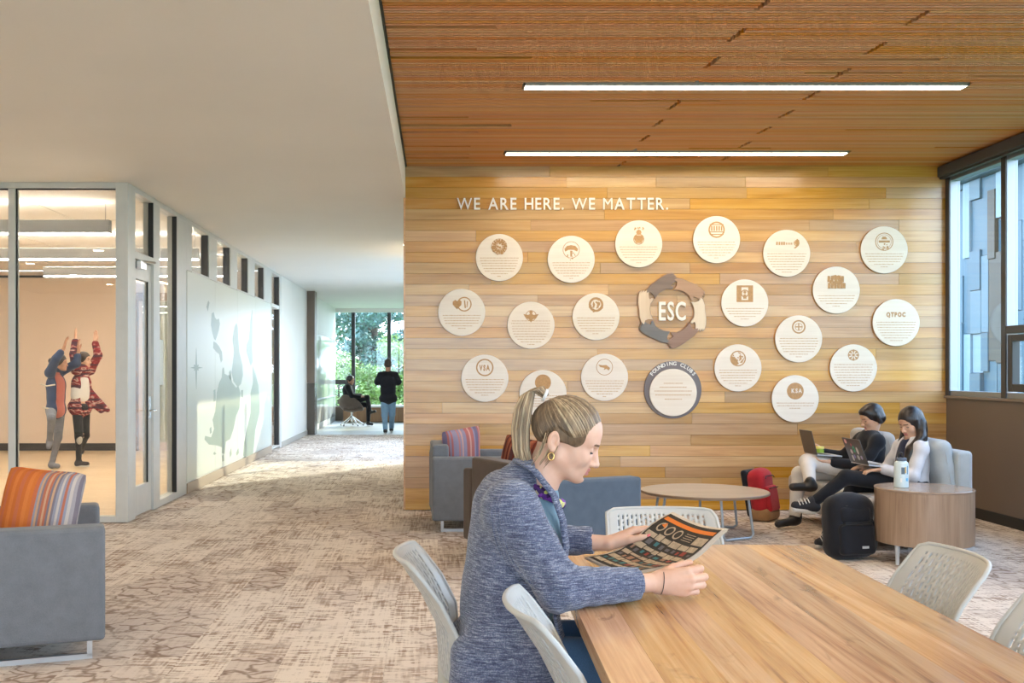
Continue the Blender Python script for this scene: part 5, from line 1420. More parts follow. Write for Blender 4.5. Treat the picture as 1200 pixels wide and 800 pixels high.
cp = [ell((0.205, Y0, 0.57), (0.150, 0.205, 0.125), k=0.06), ell((0.205, Y0, 0.72), (0.138, 0.180, 0.16), k=0.06), ell((0.222, Y0, 0.88), (0.132, 0.185, 0.16), k=0.06), rc(sN+Vector((0, 0.02, 0)), sF+Vector((0, -0.02, 0)), 0.070, k=0.05),
      ell((0.285, 3.0, 0.86), (0.075, 0.07, 0.08), k=0.05), ell((0.285, 3.16, 0.86), (0.075, 0.07, 0.08), k=0.05),
      rc((0.20, Y0, 1.0), (0.262, Y0, 1.07), 0.088, 0.070, k=0.05),
      rc(sN, eN, 0.076, 0.062, k=0.05), rc(eN, cuN, 0.062, 0.046, k=0.025), rc(sF, eF, 0.076, 0.060, k=0.05), rc(eF, cuF, 0.058, 0.044, k=0.025),
      # skirt of the cardigan falling over the seat
      rc((0.12, 2.95, 0.56), (0.105, 2.945, 0.43), 0.085, 0.075, k=0.06), rc((0.26, 2.92, 0.56), (0.28, 2.91, 0.45), 0.085, 0.075, k=0.06), rc((0.12, 3.2, 0.56), (0.105, 3.2, 0.44), 0.085, 0.075, k=0.06)]
cp += [rc((0.30, Y0, 1.06), (0.36, Y0, 1.10), 0.060, 0.066, k=0.012, neg=True), rc(cuN+(wN-eN).normalized()*0.028, wN, 0.050, 0.060, k=0.004, neg=True), rc(cuF+(wF-eF).normalized()*0.028, wF, 0.050, 0.060, k=0.004, neg=True)]
def folds(X, Y, Z):
    x = X+0.22; y = Y+Y0; z = Z
    a = np.exp(-(((x-0.335)/0.075)**2+((z-0.81)/0.085)**2))*np.sin(95*(x*0.85+z*0.6))*0.0045
    b_ = np.exp(-(((z-0.62)/0.12)**2))*np.sin(60*(z+0.35*x)+4*y)*0.003
    c = np.exp(-(((x-0.45)/0.08)**2))*np.sin(120*(x*0.95-z*0.3))*0.0016
    d_ = np.exp(-(((x-0.27)/0.05)**2+((z-0.92)/0.09)**2))*np.sin(75*(x+0.7*z))*0.003
    return a+b_+c+d_
card = sdf_obj('cardigan', tv(cp), 0.0055, M_knit, rd, noise_fn=folds, relax=1)
CV = np.empty(len(card.data.vertices)*3, dtype=np.float32); card.data.vertices.foreach_get('co', CV); CV = CV.reshape(-1, 3)+arr(rd.location)
def on_cardigan(px, py, off=0.002):
    qx = VX+CV[:, 0]/CV[:, 1]*FPX; qy = VY-(CV[:, 2]-EYE)/CV[:, 1]*FPX
    d_ = (qx-px)**2+(qy-py)**2; c = np.where(d_ < 30)[0]
    if len(c) == 0: c = np.argsort(d_)[:3]
    i = c[np.argmin(CV[c, 1])]; return Vector(CV[i])+Vector((0, -off, 0))-rd.location
# ribbed bands: armhole seam, cuff, front edge
for off in (0, 5, 10):
    pts = [on_cardigan(px+off, py) for px, py in [(574, 580), (571, 600), (573, 620), (578, 640), (586, 660), (597, 675), (608, 686)]]
    MB().tube(pts, 0.0028, 6).build('seam_rib', M_knit, rd, smooth=True)
fr = [Vector((0.235, 3.045, 1.135)), Vector((0.290, 3.005, 1.105)), Vector((0.345, 3.000, 1.035)), Vector((0.372, 3.010, 0.96)), Vector((0.382, 3.015, 0.88)), Vector((0.366, 3.020, 0.79)), Vector((0.352, 3.0, 0.68)), Vector((0.37, 2.98, 0.60))]
for k_ in range(4):
    MB().tube([TR @ (p+Vector((-0.004*k_, -0.010*k_, 0.001*k_))) for p in fr], 0.0065, 6).build('front_band', M_knit, rd, smooth=True)
# inner top, scarf, jeans
sdf_obj('blouse', tv([ell((0.262, Y0, 0.89), (0.118, 0.13, 0.15), k=0.03), ell((0.24, Y0, 0.72), (0.115, 0.13, 0.16), k=0.03), rc((0.27, Y0, 0.98), (0.305, Y0, 1.02), 0.068, 0.06, k=0.03)]), 0.009, plain('teal_blouse', (0.22, 0.34, 0.42), 0.8), rd)
mb = MB()
sc_pts = [Vector((0.300+0.070*math.cos(a), Y0+0.068*math.sin(a), 1.045-0.045*math.cos(a))) for a in [2*PI*i/24 for i in range(25)]]
mb.tube([TR @ p for p in sc_pts], [0.013+0.004*math.sin(5*i) for i in range(25)], 9)
m_, nt_, b_s = _new('purple_print'); b_s.inputs['Roughness'].default_value = 0.7
vor = N(nt_, 'ShaderNodeTexVoronoi'); vor.inputs['Scale'].default_value = 70; nt_.links.new(coords(nt_, 'Object'), vor.inputs['Vector'])
rp = N(nt_, 'ShaderNodeSeparateColor'); nt_.links.new(vor.outputs['Color'], rp.inputs[0])
nt_.links.new(ramp(nt_, rp.outputs[0], [(0.2, srgb(60, 25, 90)), (0.5, srgb(120, 50, 160)), (0.7, srgb(150, 80, 180)), (0.85, srgb(225, 225, 120))]), b_s.inputs['Base Color'])
mb.build('scarf', m_, rd, smooth=True)
M_jean = fabric('blue_denim', (0.06, 0.13, 0.26), 900, 0.3)
sdf_obj('jeans', tv([ell((0.23, Y0, 0.555), (0.14, 0.19, 0.095), k=0.03), rc((0.24, 2.985, 0.545), (0.66, 2.97, 0.55), 0.084, 0.066, k=0.03), rc((0.24, 3.17, 0.545), (0.66, 3.20, 0.55), 0.084, 0.066, k=0.03), rc((0.66, 2.97, 0.55), (0.585, 2.97, 0.10), 0.063, 0.05, k=0.03), rc((0.66, 3.20, 0.55), (0.605, 3.20, 0.10), 0.063, 0.05, k=0.03)]), 0.009, M_jean, rd)
for y in (2.97, 3.20): sdf_obj('shoe', tv(shoe_prims((0.585, y, 0.075), (0.74, y, 0.036))), 0.008, M_black, rd)

# hair: combed strands running back to a high ponytail
HC = Vector((-0.016, 0, 0.028)); HR = Vector((0.099, 0.079, 0.089)); TIE = Vector((-0.098, 0, 0.090))
def el_dir(p): q = p-HC; return Vector((q.x/HR.x, q.y/HR.y, q.z/HR.z)).normalized()
hairline = [Vector((0.074, 0.0, 0.068)), Vector((0.070, 0.022, 0.064)), Vector((0.060, 0.044, 0.050)), Vector((0.044, 0.060, 0.032)), Vector((0.024, 0.070, 0.022)), Vector((0.006, 0.074, 0.012)), Vector((-0.012, 0.075, 0.016)), Vector((-0.034, 0.076, 0.022)), Vector((-0.055, 0.072, 0.004)), Vector((-0.066, 0.064, -0.024)), Vector((-0.078, 0.050, -0.048)), Vector((-0.090, 0.026, -0.060)), Vector((-0.096, 0.0, -0.062))]
def hl_at(t): t = t*(len(hairline)-1); i = min(int(t), len(hairline)-2); return hairline[i].lerp(hairline[i+1], t-i)
cap = [ell(HC, (HR.x+0.003, HR.y+0.003, HR.z+0.003), k=0.01), ell((0.085, 0, -0.055), (0.060, 0.09, 0.105), k=0.008, neg=True), ell((0.0, 0, -0.10), (0.075, 0.12, 0.105), k=0.01, neg=True)]
V, F = sdf_mesh(cap, 0.004); m4 = np.array(TR @ MH); V = V @ m4[:3, :3].T+m4[:3, 3]
hair = bpy.data.objects.new('hair', np_mesh('hair', V, F, M_hairD)); COL.objects.link(hair); hair.parent = rd
mb = MB(); gh = random.Random(9); td = el_dir(TIE)
for i in range(900):
    t_ = (i+gh.random())/900*2-1; s_ = 1 if t_ >= 0 else -1; t_ = abs(t_)
    st_ = hl_at(t_); st_ = Vector((st_.x, st_.y*s_, st_.z)); sdir = el_dir(st_)
    bulge = gh.uniform(0.02, 0.075); pts = []
    for k_ in range(9):
        q = k_/8; dd = sdir.slerp(td, q) if (sdir.angle(td) > 0.01 and sdir.angle(td) < 3.1) else td
        r_ = 1.03+bulge*math.sin(PI*min(1, q*1.05))+0.02*q
        pts.append((TR @ MH) @ (HC+Vector((dd.x*HR.x*r_, dd.y*HR.y*r_, dd.z*HR.z*r_))))
    mb.cur = gh.choice([0, 0, 0, 0, 0, 1]) if t_ > 0.40 else gh.choice([0, 1, 1, 2, 2, 1])
    if t_ < 0.15: mb.cur = gh.choice([0, 0, 0, 1])
    mb.tube(pts, [0.0008, 0.0018, 0.0022, 0.0024, 0.0024, 0.0024, 0.0022, 0.0020, 0.0018], 5)
tag(mb.build('hair_strands', [M_hairD, M_hairM, M_hairL], rd, smooth=True), kind='stuff')
mb = MB()
pc = [Vector((0.325, Y0, 1.322)), Vector((0.303, Y0, 1.344)), Vector((0.272, Y0, 1.335)), Vector((0.257, Y0, 1.285)), Vector((0.248, Y0, 1.225)), Vector((0.250, Y0, 1.165)), Vector((0.262, Y0-0.01, 1.115)), Vector((0.282, Y0-0.045, 1.065))]
pw = [0.010, 0.018, 0.025, 0.029, 0.029, 0.027, 0.024, 0.014]
for i in range(520):
    a = gh.uniform(0, 2*PI); q = math.sqrt(gh.random()); ln = gh.uniform(0.8, 1.0); ox = math.cos(a)*q; oy = math.sin(a)*q; pts = []
    wob = gh.uniform(-0.004, 0.004)
    for k_ in range(8):
        c = pc[k_]; pts.append(TR @ (c+Vector((ox*pw[k_]*0.85+wob*k_/4, oy*pw[k_], ox*pw[k_]*0.5 if k_ < 3 else 0))))
    mb.cur = gh.choice([1, 1, 2, 2, 2, 0]); mb.tube(pts[:8 if ln > 0.88 else 7], [0.0016, 0.002, 0.0023, 0.0024, 0.0024, 0.0022, 0.002, 0.0008][:8 if ln > 0.88 else 7], 5)
# loose wisps in front of the ear and on the nape
for i in range(16):
    x0 = gh.uniform(-0.075, -0.02); p0 = Vector((x0, -0.074, gh.uniform(-0.03, 0.0))); 
    pts = [(TR @ MH) @ (p0+Vector((0.012*q-0.01*q*q, gh.uniform(-0.004, 0.002), -0.055*q))) for q in (0, 0.5, 1.0, 1.5)]
    mb.cur = gh.choice([1, 2]); mb.tube(pts, [0.0016, 0.0016, 0.0012, 0.0006], 4)
tag(mb.build('ponytail', [M_hairD, M_hairM, M_hairL], rd, smooth=True), kind='stuff')
tc = TR @ Vector((0.322, Y0, 1.326))
MB().tube([tc+Vector((-0.004*math.cos(a)+0.010*math.cos(a), 0.017*math.sin(a), 0.014*math.cos(a))) for a in [2*PI*i/16 for i in range(17)]], 0.005, 7).build('hair_tie', plain('white_elastic', (0.8, 0.8, 0.8), 0.6), rd, smooth=True)

# ------------------------------------------------------------------ newspaper: curved sheets with printed blocks
A_, B_, C_, D_ = Vector((0.478, 3.315, 0.792)), Vector((0.756, 3.305, 0.944)), Vector((0.852, 3.015, 0.927)), Vector((0.575, 3.010, 0.795))
def page(u, v, off=0.0):
    """u 0..1 along the headline (far -> near), v 0..1 from the headline down to the reader"""
    p = (B_.lerp(C_, u)).lerp(A_.lerp(D_, u), v)
    nrm = (C_-B_).cross(A_-B_).normalized(); nrm = nrm if nrm.z > 0 else -nrm
    sag = -0.020*math.sin(PI*u)*(1-0.3*v)-0.030*math.sin(PI*v)*0.6+0.010*math.sin(2.2*PI*v+1.5*u)
    return p+nrm*(sag+off)
np_ = thing('newspaper', 'open newspaper with an orange banner held in the woman\'s hands', 'newspaper', (0.66, 3.16, 0.80))
def sheet(name, off, mat, u0=0, u1=1, v0=0, v1=1, n=24, th=0.0):
    vs_ = []; fs = []
    for i in range(n+1):
        for j in range(n+1): vs_.append(page(u0+(u1-u0)*i/n, v0+(v1-v0)*j/n, off)-np_.location)
    for i in range(n):
        for j in range(n): fs.append((i*(n+1)+j, i*(n+1)+j+1, (i+1)*(n+1)+j+1, (i+1)*(n+1)+j))
    return vs_, fs
M_news = plain('newsprint', (0.62, 0.55, 0.46), 0.85); M_ink = plain('dark_print', (0.035, 0.028, 0.022), 0.7, var=0.3, vscale=40)
for k_, (off, du, dv) in enumerate([(-0.0005, 0.0, 0.0), (-0.003, 0.02, -0.015), (-0.006, 0.035, 0.01)]):
    vs_, fs = sheet('sheet', off, M_news, 0-du*0.3, 1+du, 0+dv, 1+dv*0.5)
    o = link_mesh('sheet', vs_, fs, M_news, np_, smooth=True); md = o.modifiers.new('thick', 'SOLIDIFY'); md.thickness = 0.0012; md.offset = -1
def patch(mb, u0, u1, v0, v1, off=0.0006, n=6):
    vs_ = []; fs = []
    for i in range(n+1):
        for j in range(n+1): vs_.append(page(u0+(u1-u0)*i/n, v0+(v1-v0)*j/n, off)-np_.location)
    for i in range(n):
        for j in range(n): fs.append((i*(n+1)+j, i*(n+1)+j+1, (i+1)*(n+1)+j+1, (i+1)*(n+1)+j))
    mb.add(vs_, fs)
mb = MB(); patch(mb, 0.025, 0.975, 0.03, 0.97, 0.0008, 24); mb.build('printed_ground', M_ink, np_, smooth=True)
mb = MB(); patch(mb, 0.05, 0.955, 0.075, 0.125, 0.0014, 16); mb.build('orange_banner', plain('orange_ink', (0.80, 0.22, 0.03), 0.7), np_, smooth=True)
M_pale = plain('pale_print', (0.50, 0.40, 0.28), 0.8, var=0.2, vscale=90)
mb = MB()
def pring(mb, cu, cv, ru, rv, t_=0.30, off=0.0016, n=20):
    vs_ = []; fs = []
    for i in range(n):
        a = 2*PI*i/n
        vs_ += [page(cu+ru*math.cos(a), cv+rv*math.sin(a), off)-np_.location, page(cu+ru*(1-t_)*math.cos(a), cv+rv*(1-t_)*math.sin(a), off)-np_.location]
    for i in range(n): b2 = 2*((i+1) % n); fs.append((2*i, b2, b2+1, 2*i+1))
    mb.add(vs_, fs)
for cu in (0.15, 0.29, 0.43): pring(mb, cu, 0.215, 0.058, 0.062)
gn = random.Random(6)
for r_, (v0, v1) in enumerate([(0.30, 0.355), (0.46, 0.505), (0.60, 0.645), (0.74, 0.78), (0.88, 0.92)]):
    u = 0.05
    while u < 0.93:
        w_ = gn.uniform(0.08, 0.19); patch(mb, u, min(0.95, u+w_-0.012), v0+gn.uniform(-0.01, 0.01), v1+gn.uniform(-0.005, 0.02), 0.0014, 3); u += w_
patch(mb, 0.74, 0.95, 0.17, 0.27, 0.0014, 4); 
for q in range(4): patch(mb, 0.53, 0.70, 0.165+q*0.027, 0.172+q*0.027, 0.0014, 3)
tag(mb.build('text_blocks', M_pale, np_, smooth=True), kind='stuff')
mb = MB(); vs_ = [page(0.125, 0.195, 0.002)-np_.location, page(0.20, 0.215, 0.002)-np_.location, page(0.165, 0.145, 0.002)-np_.location]; mb.add(vs_, [(0, 1, 2)]); mb.build('orange_mark', MATS['orange_ink'], np_)
cols_ = [plain('photo_red', (0.32, 0.06, 0.04), 0.7), plain('photo_teal', (0.05, 0.20, 0.22), 0.7), plain('photo_skin', (0.36, 0.20, 0.13), 0.7), plain('photo_grey', (0.14, 0.13, 0.14), 0.7)]
mbs = [MB() for _ in cols_]
for (v0, v1) in [(0.365, 0.45), (0.515, 0.59), (0.655, 0.73), (0.79, 0.87)]:
    u = 0.07
    while u < 0.92:
        w_ = gn.uniform(0.04, 0.10); a = gn.uniform(0, 0.03)
        patch(mbs[gn.randrange(4)], u, min(0.94, u+w_*0.8), v0+a, v1-gn.uniform(0, 0.03), 0.0013, 3); u += w_+0.03
for mb, m in zip(mbs, cols_): tag(mb.build('printed_photos', m, np_, smooth=True), kind='stuff')
# ================================================================== two women on the sofa
V3 = Vector
M_top_white = fabric('white_jacket', (0.62, 0.62, 0.66), 600, 0.08); M_navy = fabric('navy_cloth', (0.02, 0.025, 0.06), 600, 0.3)
M_black_cloth = fabric('black_cloth', (0.016, 0.017, 0.022), 600, 0.3); M_white_pants = fabric('white_denim', (0.66, 0.63, 0.60), 700, 0.08)
M_canvas = plain('black_canvas', (0.02, 0.02, 0.025), 0.8); M_sole_w = plain('white_rubber', (0.7, 0.68, 0.64), 0.6); M_leather = plain('black_leather', (0.02, 0.018, 0.018), 0.35)
J = dict(pel=V3((3.79, 8.20, 0.50)), chest=V3((3.80, 8.20, 0.69)), shL=V3((3.79, 8.03, 0.785)), shR=V3((3.79, 8.37, 0.785)),
         elL=V3((3.69, 7.96, 0.575)), wrL=V3((3.50, 8.06, 0.625)), elR=V3((3.69, 8.43, 0.58)), wrR=V3((3.50, 8.33, 0.625)),
         hipL=V3((3.80, 8.10, 0.49)), knL=V3((3.24, 8.12, 0.555)), anL=V3((2.975, 8.14, 0.345)), toeL=V3((2.81, 8.13, 0.325)),
         hipR=V3((3.80, 8.30, 0.48)), knR=V3((3.36, 8.28, 0.46)), anR=V3((3.10, 8.15, 0.085)), toeR=V3((2.98, 8.05, 0.036)),
         handL=((-1, 0.15, -0.12), (0, 0, -1), 1, 18), handR=((-1, -0.1, -0.12), (0, 0, -1), -1, 18))
MhA = HM((3.785, 8.20, 0.985), 203, 22, 0, 0.97)
long_hair = hair_cap([ell((-0.055, 0, -0.05), (0.065, 0.088, 0.13), k=0.03), rc((-0.035, 0.072, -0.02), (0.035, 0.100, -0.12), 0.036, 0.034, k=0.03), rc((0.035, 0.104, -0.11), (0.185, 0.110, -0.165), 0.036, 0.042, k=0.03), rc((0.185, 0.110, -0.165), (0.265, 0.105, -0.240), 0.042, 0.036, k=0.03), rc((0.265, 0.105, -0.240), (0.305, 0.090, -0.335), 0.036, 0.012, k=0.02), rc((-0.035, 0.070, -0.02), (0.030, 0.095, -0.15), 0.034, 0.030, k=0.03), rc((-0.035, -0.070, -0.02), (0.045, -0.100, -0.17), 0.036, 0.034, k=0.03), rc((0.045, -0.100, -0.17), (0.125, -0.090, -0.31), 0.034, 0.012, k=0.02),
                      rc((0.015, 0.072, 0.03), (0.015, 0.082, -0.10), 0.016, 0.014, k=0.02), rc((0.015, -0.072, 0.03), (0.015, -0.082, -0.10), 0.016, 0.014, k=0.02)], 0.013, cut=False)+[ell((0.095, 0, -0.030), (0.065, 0.062, 0.088), k=0.012, neg=True)]
zipf = lambda X, Y, Z: 0.002*np.sin(55*Z+20*X)*np.ones_like(Y)
pA, TA = person('woman with long dark hair and a white jacket typing on the stickered laptop', J, MhA, dict(skin=M_skinB, top=M_top_white, trousers=M_black_cloth, shoe=M_canvas, sole=M_sole_w, hair=M_hair_black),
                dict(h=0.008, g=0.015, sleeve=0.97, hair=long_hair, top_name='jacket', under=('shirt', M_navy, 0.006), top_cut=[rb_((3.65, 8.18, 0.66), (0.09, 0.070, 0.22), 0.02, Euler((0, 0, math.radians(20))).to_matrix(), 0.01, True)], top_extra=[ell((3.86, 8.20, 0.80), (0.085, 0.14, 0.05), k=0.04)], wr=zipf, hh=0.004, leg_flare=0.006))
# navy front and straps of the jacket, shoe laces
sdf_obj('navy_panel', [ell(TA @ V3((3.712, 8.035, 0.655)), (0.045, 0.035, 0.07), k=0.01)], 0.008, M_navy, pA)
for nm in ('L', 'R'):
    an, toe = J['an'+nm], J['toe'+nm]; d = (toe-an).normalized(); mb = MB()
    for q in (0.25, 0.4, 0.55, 0.7):
        c = TA @ (an.lerp(toe, q)+V3((0, 0, 0.030-0.016*q))); s_ = V3((0.006, -0.042, -0.012)); mb.tube([c+s_, c+V3((0, -0.022, 0.012)), c+V3((0, 0, 0.022)), c+V3((0, 0.022, 0.012))], 0.0042, 5)
    mb.build('laces', M_sole_w, pA)
# laptop A
def laptop(label, hinge_near, hinge_far, lid_up, base_dir, lid_mat, wdt_extra=0.0, stick=None):
    hn, hf = V3(hinge_near), V3(hinge_far); ax = (hf-hn); L = ax.length; ax = ax.normalized()
    up = V3(lid_up); up = (up-ax*up.dot(ax)).normalized(); bd_ = V3(base_dir); bd_ = (bd_-ax*bd_.dot(ax)).normalized()
    t = thing('laptop', label, 'laptop', hn)
    Ml = basis(ax, up, ax.cross(up)).to_4x4(); Mb = basis(ax, bd_, ax.cross(bd_)).to_4x4()
    lid = MB().box(0, L, 0.004, 0.215, -0.003, 0.003, Ml).build('lid', lid_mat, t, bev=0.0015)
    sgn = 1 if (Ml @ V3((0, 0, 1))).dot(bd_) > 0 else -1
    MB().box(0.012, L-0.012, 0.016, 0.205, 0.0032*sgn, 0.0036*sgn, Ml).build('screen', plain('screen_dark', (0.05, 0.06, 0.08), 0.15) if 'screen_dark' not in MATS else MATS['screen_dark'], t)
    MB().box(0, L, 0.0, 0.22, -0.006, 0.006, Mb).build('base', plain('laptop_alu', (0.55, 0.56, 0.58), 0.3, 0.6) if 'laptop_alu' not in MATS else MATS['laptop_alu'], t, bev=0.002)
    s2 = 1 if (Mb @ V3((0, 0, 1))).z > 0 else -1
    MB().box(0.02, L-0.02, 0.03, 0.13, 0.0062*s2, 0.0068*s2, Mb).build('keyboard', M_black, t)
    return t, Ml, -sgn, L
M_lidg = plain('space_grey_lid', (0.10, 0.095, 0.095), 0.3, 0.4)
la, Ml, ls, L_ = laptop('dark laptop with colourful stickers on its lid', (3.385, 8.04, 0.655), (3.375, 8.36, 0.655), (-0.36, 0, 0.93), (1, 0, -0.10), M_lidg)
stk = [((0.05, 0.185), 0.020, (0.80, 0.42, 0.42)), ((0.16, 0.125), 0.022, (0.05, 0.55, 0.30)), ((0.10, 0.10), 0.020, (0.72, 0.60, 0.62)), ((0.215, 0.115), 0.024, (0.72, 0.70, 0.66)), ((0.19, 0.055), 0.022, (0.62, 0.60, 0.58)), ((0.085, 0.045), 0.020, (0.7, 0.68, 0.66)), ((0.25, 0.06), 0.018, (0.55, 0.50, 0.66)), ((0.135, 0.16), 0.010, (0.65, 0.12, 0.15)), ((0.125, 0.06), 0.017, (0.30, 0.25, 0.55))]
for k_, ((a, b_), r_, c_) in enumerate(stk):
    a = L_-a; pts = [(a+r_*(0.8 if k_ % 2 else 1.0)*math.cos(2*PI*i/12), b_+r_*(1.3 if k_ % 2 else 1.0)*math.sin(2*PI*i/12)) for i in range(12)]
    if ls < 0: pts = pts[::-1]
    MB().prism(pts, 0.0032*ls, 0.0038*ls, Ml).build('sticker', plain('sticker_ink', c_, 0.4), la)
a, b_ = L_-0.16, 0.125
pts = [(a+0.009*math.cos(2*PI*i/10), b_+0.011*math.sin(2*PI*i/10)) for i in range(10)]
MB().prism(pts if ls > 0 else pts[::-1], 0.0038*ls, 0.0042*ls, Ml).build('sticker', plain('sticker_ink', (0.02, 0.12, 0.07), 0.4), la)

J = dict(pel=V3((3.79, 9.06, 0.50)), chest=V3((3.82, 9.06, 0.69)), shL=V3((3.82, 8.89, 0.785)), shR=V3((3.82, 9.23, 0.785)),
         elL=V3((3.67, 8.83, 0.575)), wrL=V3((3.425, 8.93, 0.600)), elR=V3((3.68, 9.29, 0.62)), wrR=V3((3.50, 9.30, 0.655)),
         hipL=V3((3.80, 8.96, 0.50)), knL=V3((3.24, 8.98, 0.60)), anL=V3((3.17, 8.72, 0.44)), toeL=V3((2.99, 8.70, 0.405)),
         hipR=V3((3.80, 9.16, 0.48)), knR=V3((3.24, 9.17, 0.475)), anR=V3((3.17, 9.10, 0.095)), toeR=V3((2.98, 9.03, 0.038)),
         handL=((-1, 0.05, 0.05), (0, 0.3, 1), -1, 25), handR=((-1, 0.1, 0.2), (0.1, -1, 0.1), -1, 45))
MhB = HM((3.835, 9.06, 0.985), 184, 20, 0, 0.96)
bob = hair_cap([ell((-0.060, 0, -0.025), (0.062, 0.088, 0.062), k=0.03), rc((-0.02, 0.074, 0.02), (-0.028, 0.082, -0.05), 0.024, 0.018, k=0.02), rc((-0.02, -0.074, 0.02), (-0.040, -0.082, -0.05), 0.022, 0.016, k=0.02), ell((0.045, 0, 0.075), (0.045, 0.062, 0.030), k=0.02)], 0.012, cut=False)+[ell((0.088, 0, -0.040), (0.064, 0.085, 0.092), k=0.010, neg=True)]
pB, TB = person('woman with a short dark bob, black top and white trousers on the sofa', J, MhB, dict(skin=M_skinB, top=M_black_cloth, trousers=M_white_pants, shoe=M_leather, hair=M_hair_black),
                dict(h=0.008, g=0.016, sleeve=0.95, hair=bob, top_name='top', wr=zipf, hh=0.004, leg_flare=0.014))
lb, Mb_, _, _ = laptop('thin open laptop on the lap of the woman in black, seen edge on', (3.30, 8.90, 0.665), (3.29, 9.18, 0.665), (-0.24, 0, 0.97), (1, 0, -0.06), M_lidg)
# drink jar held in her far hand
jar = thing('drink_jar', 'small clear jar of green drink with a yellow lid', 'jar', (3.455, 9.255, 0.615))
MB().lathe([(0.026, 0.0), (0.034, 0.006), (0.034, 0.068), (0.030, 0.078)], 24).build('jar_body', plain('green_drink', (0.35, 0.55, 0.08), 0.15), jar, smooth=False)
MB().lathe([(0.034, 0.078), (0.035, 0.080), (0.035, 0.096), (0.032, 0.099)], 24).build('lid', plain('yellow_lid', (0.85, 0.75, 0.20), 0.4), jar)

# backpacks
M_bag = fabric('black_nylon', (0.012, 0.013, 0.018), 900, 0.3, 0.7); M_red = fabric('red_nylon', (0.42, 0.025, 0.035), 900, 0.2); M_tan = fabric('tan_suede', (0.33, 0.19, 0.09), 600, 0.2)
bk1 = thing('backpack', 'black nylon backpack standing against the drum table', 'backpack', (3.065, 7.62, 0), math.radians(12))
R = Euler((math.radians(-6), 0, 0)).to_matrix()
sdf_obj('main_bag', [rb_((0, 0.02, 0.235), (0.185, 0.105, 0.225), 0.085, R, 0.02), ell((0, 0.01, 0.36), (0.15, 0.09, 0.13), R, k=0.06), ell((0, 0, 0.12), (0.20, 0.12, 0.11), k=0.05)], 0.011, M_bag, bk1, noise_fn=lambda X, Y, Z: 0.004*np.sin(24*Z+9*X)*np.ones_like(Y))
sdf_obj('front_pocket', [rb_((0, -0.085, 0.16), (0.145, 0.035, 0.115), 0.032, R, 0.01)], 0.009, M_bag, bk1)
sdf_obj('upper_pocket', [rb_((0, -0.060, 0.335), (0.125, 0.035, 0.065), 0.032, R, 0.01)], 0.009, M_bag, bk1)
for z, y, hw in ((0.285, -0.108, 0.13), (0.275, -0.118, 0.14), (0.405, -0.075, 0.10)): MB().tube([(-hw, y+0.03, z-0.03), (-hw*0.8, y, z), (hw*0.8, y, z), (hw, y+0.03, z-0.03)], 0.004, 6).build('zipper', M_black, bk1)
MB().tube([(0.12, -0.10, 0.30), (0.155, -0.06, 0.28), (0.16, -0.06, 0.18)], 0.007, 6, flat=0.5).build('strap', M_bag, bk1); MB().tube([(-0.05, 0.04, 0.45), (-0.04, 0.03, 0.487), (0.04, 0.03, 0.487), (0.05, 0.04, 0.45)], 0.008, 8).build('grab_handle', M_bag, bk1)
box('brand_tag', 0.02, 0.075, -0.127, -0.120, 0.095, 0.113, plain('grey_tag', (0.5, 0.5, 0.5), 0.6), bk1)
bk2 = thing('backpack', 'red backpack with a tan base leaning by the plank wall', 'backpack', (3.06, 9.58, 0), math.radians(50))
R = Euler((math.radians(-10), 0, 0)).to_matrix()
sdf_obj('main_bag', [rb_((0, 0.03, 0.26), (0.145, 0.085, 0.21), 0.07, R, 0.02), ell((0, 0.045, 0.40), (0.12, 0.075, 0.085), R, k=0.05)], 0.011, M_red, bk2)
sdf_obj('front_pocket', [rb_((0, -0.065, 0.21), (0.115, 0.03, 0.12), 0.028, R, 0.01)], 0.009, M_red, bk2)
sdf_obj('suede_base', [rb_((0, 0.0, 0.065), (0.152, 0.10, 0.062), 0.05, None, 0.01)], 0.010, M_tan, bk2)
sdf_obj('back_panel', [rb_((0, 0.13, 0.25), (0.13, 0.03, 0.22), 0.028, R, 0.01)], 0.011, M_bag, bk2)
for z in (0.315, 0.42): MB().tube([(-0.10, -0.070+0.02, z-0.02), (-0.08, -0.095+(z-0.315)*0.5, z), (0.08, -0.095+(z-0.315)*0.5, z), (0.10, -0.05, z-0.02)], 0.004, 6).build('zipper', M_black, bk2)
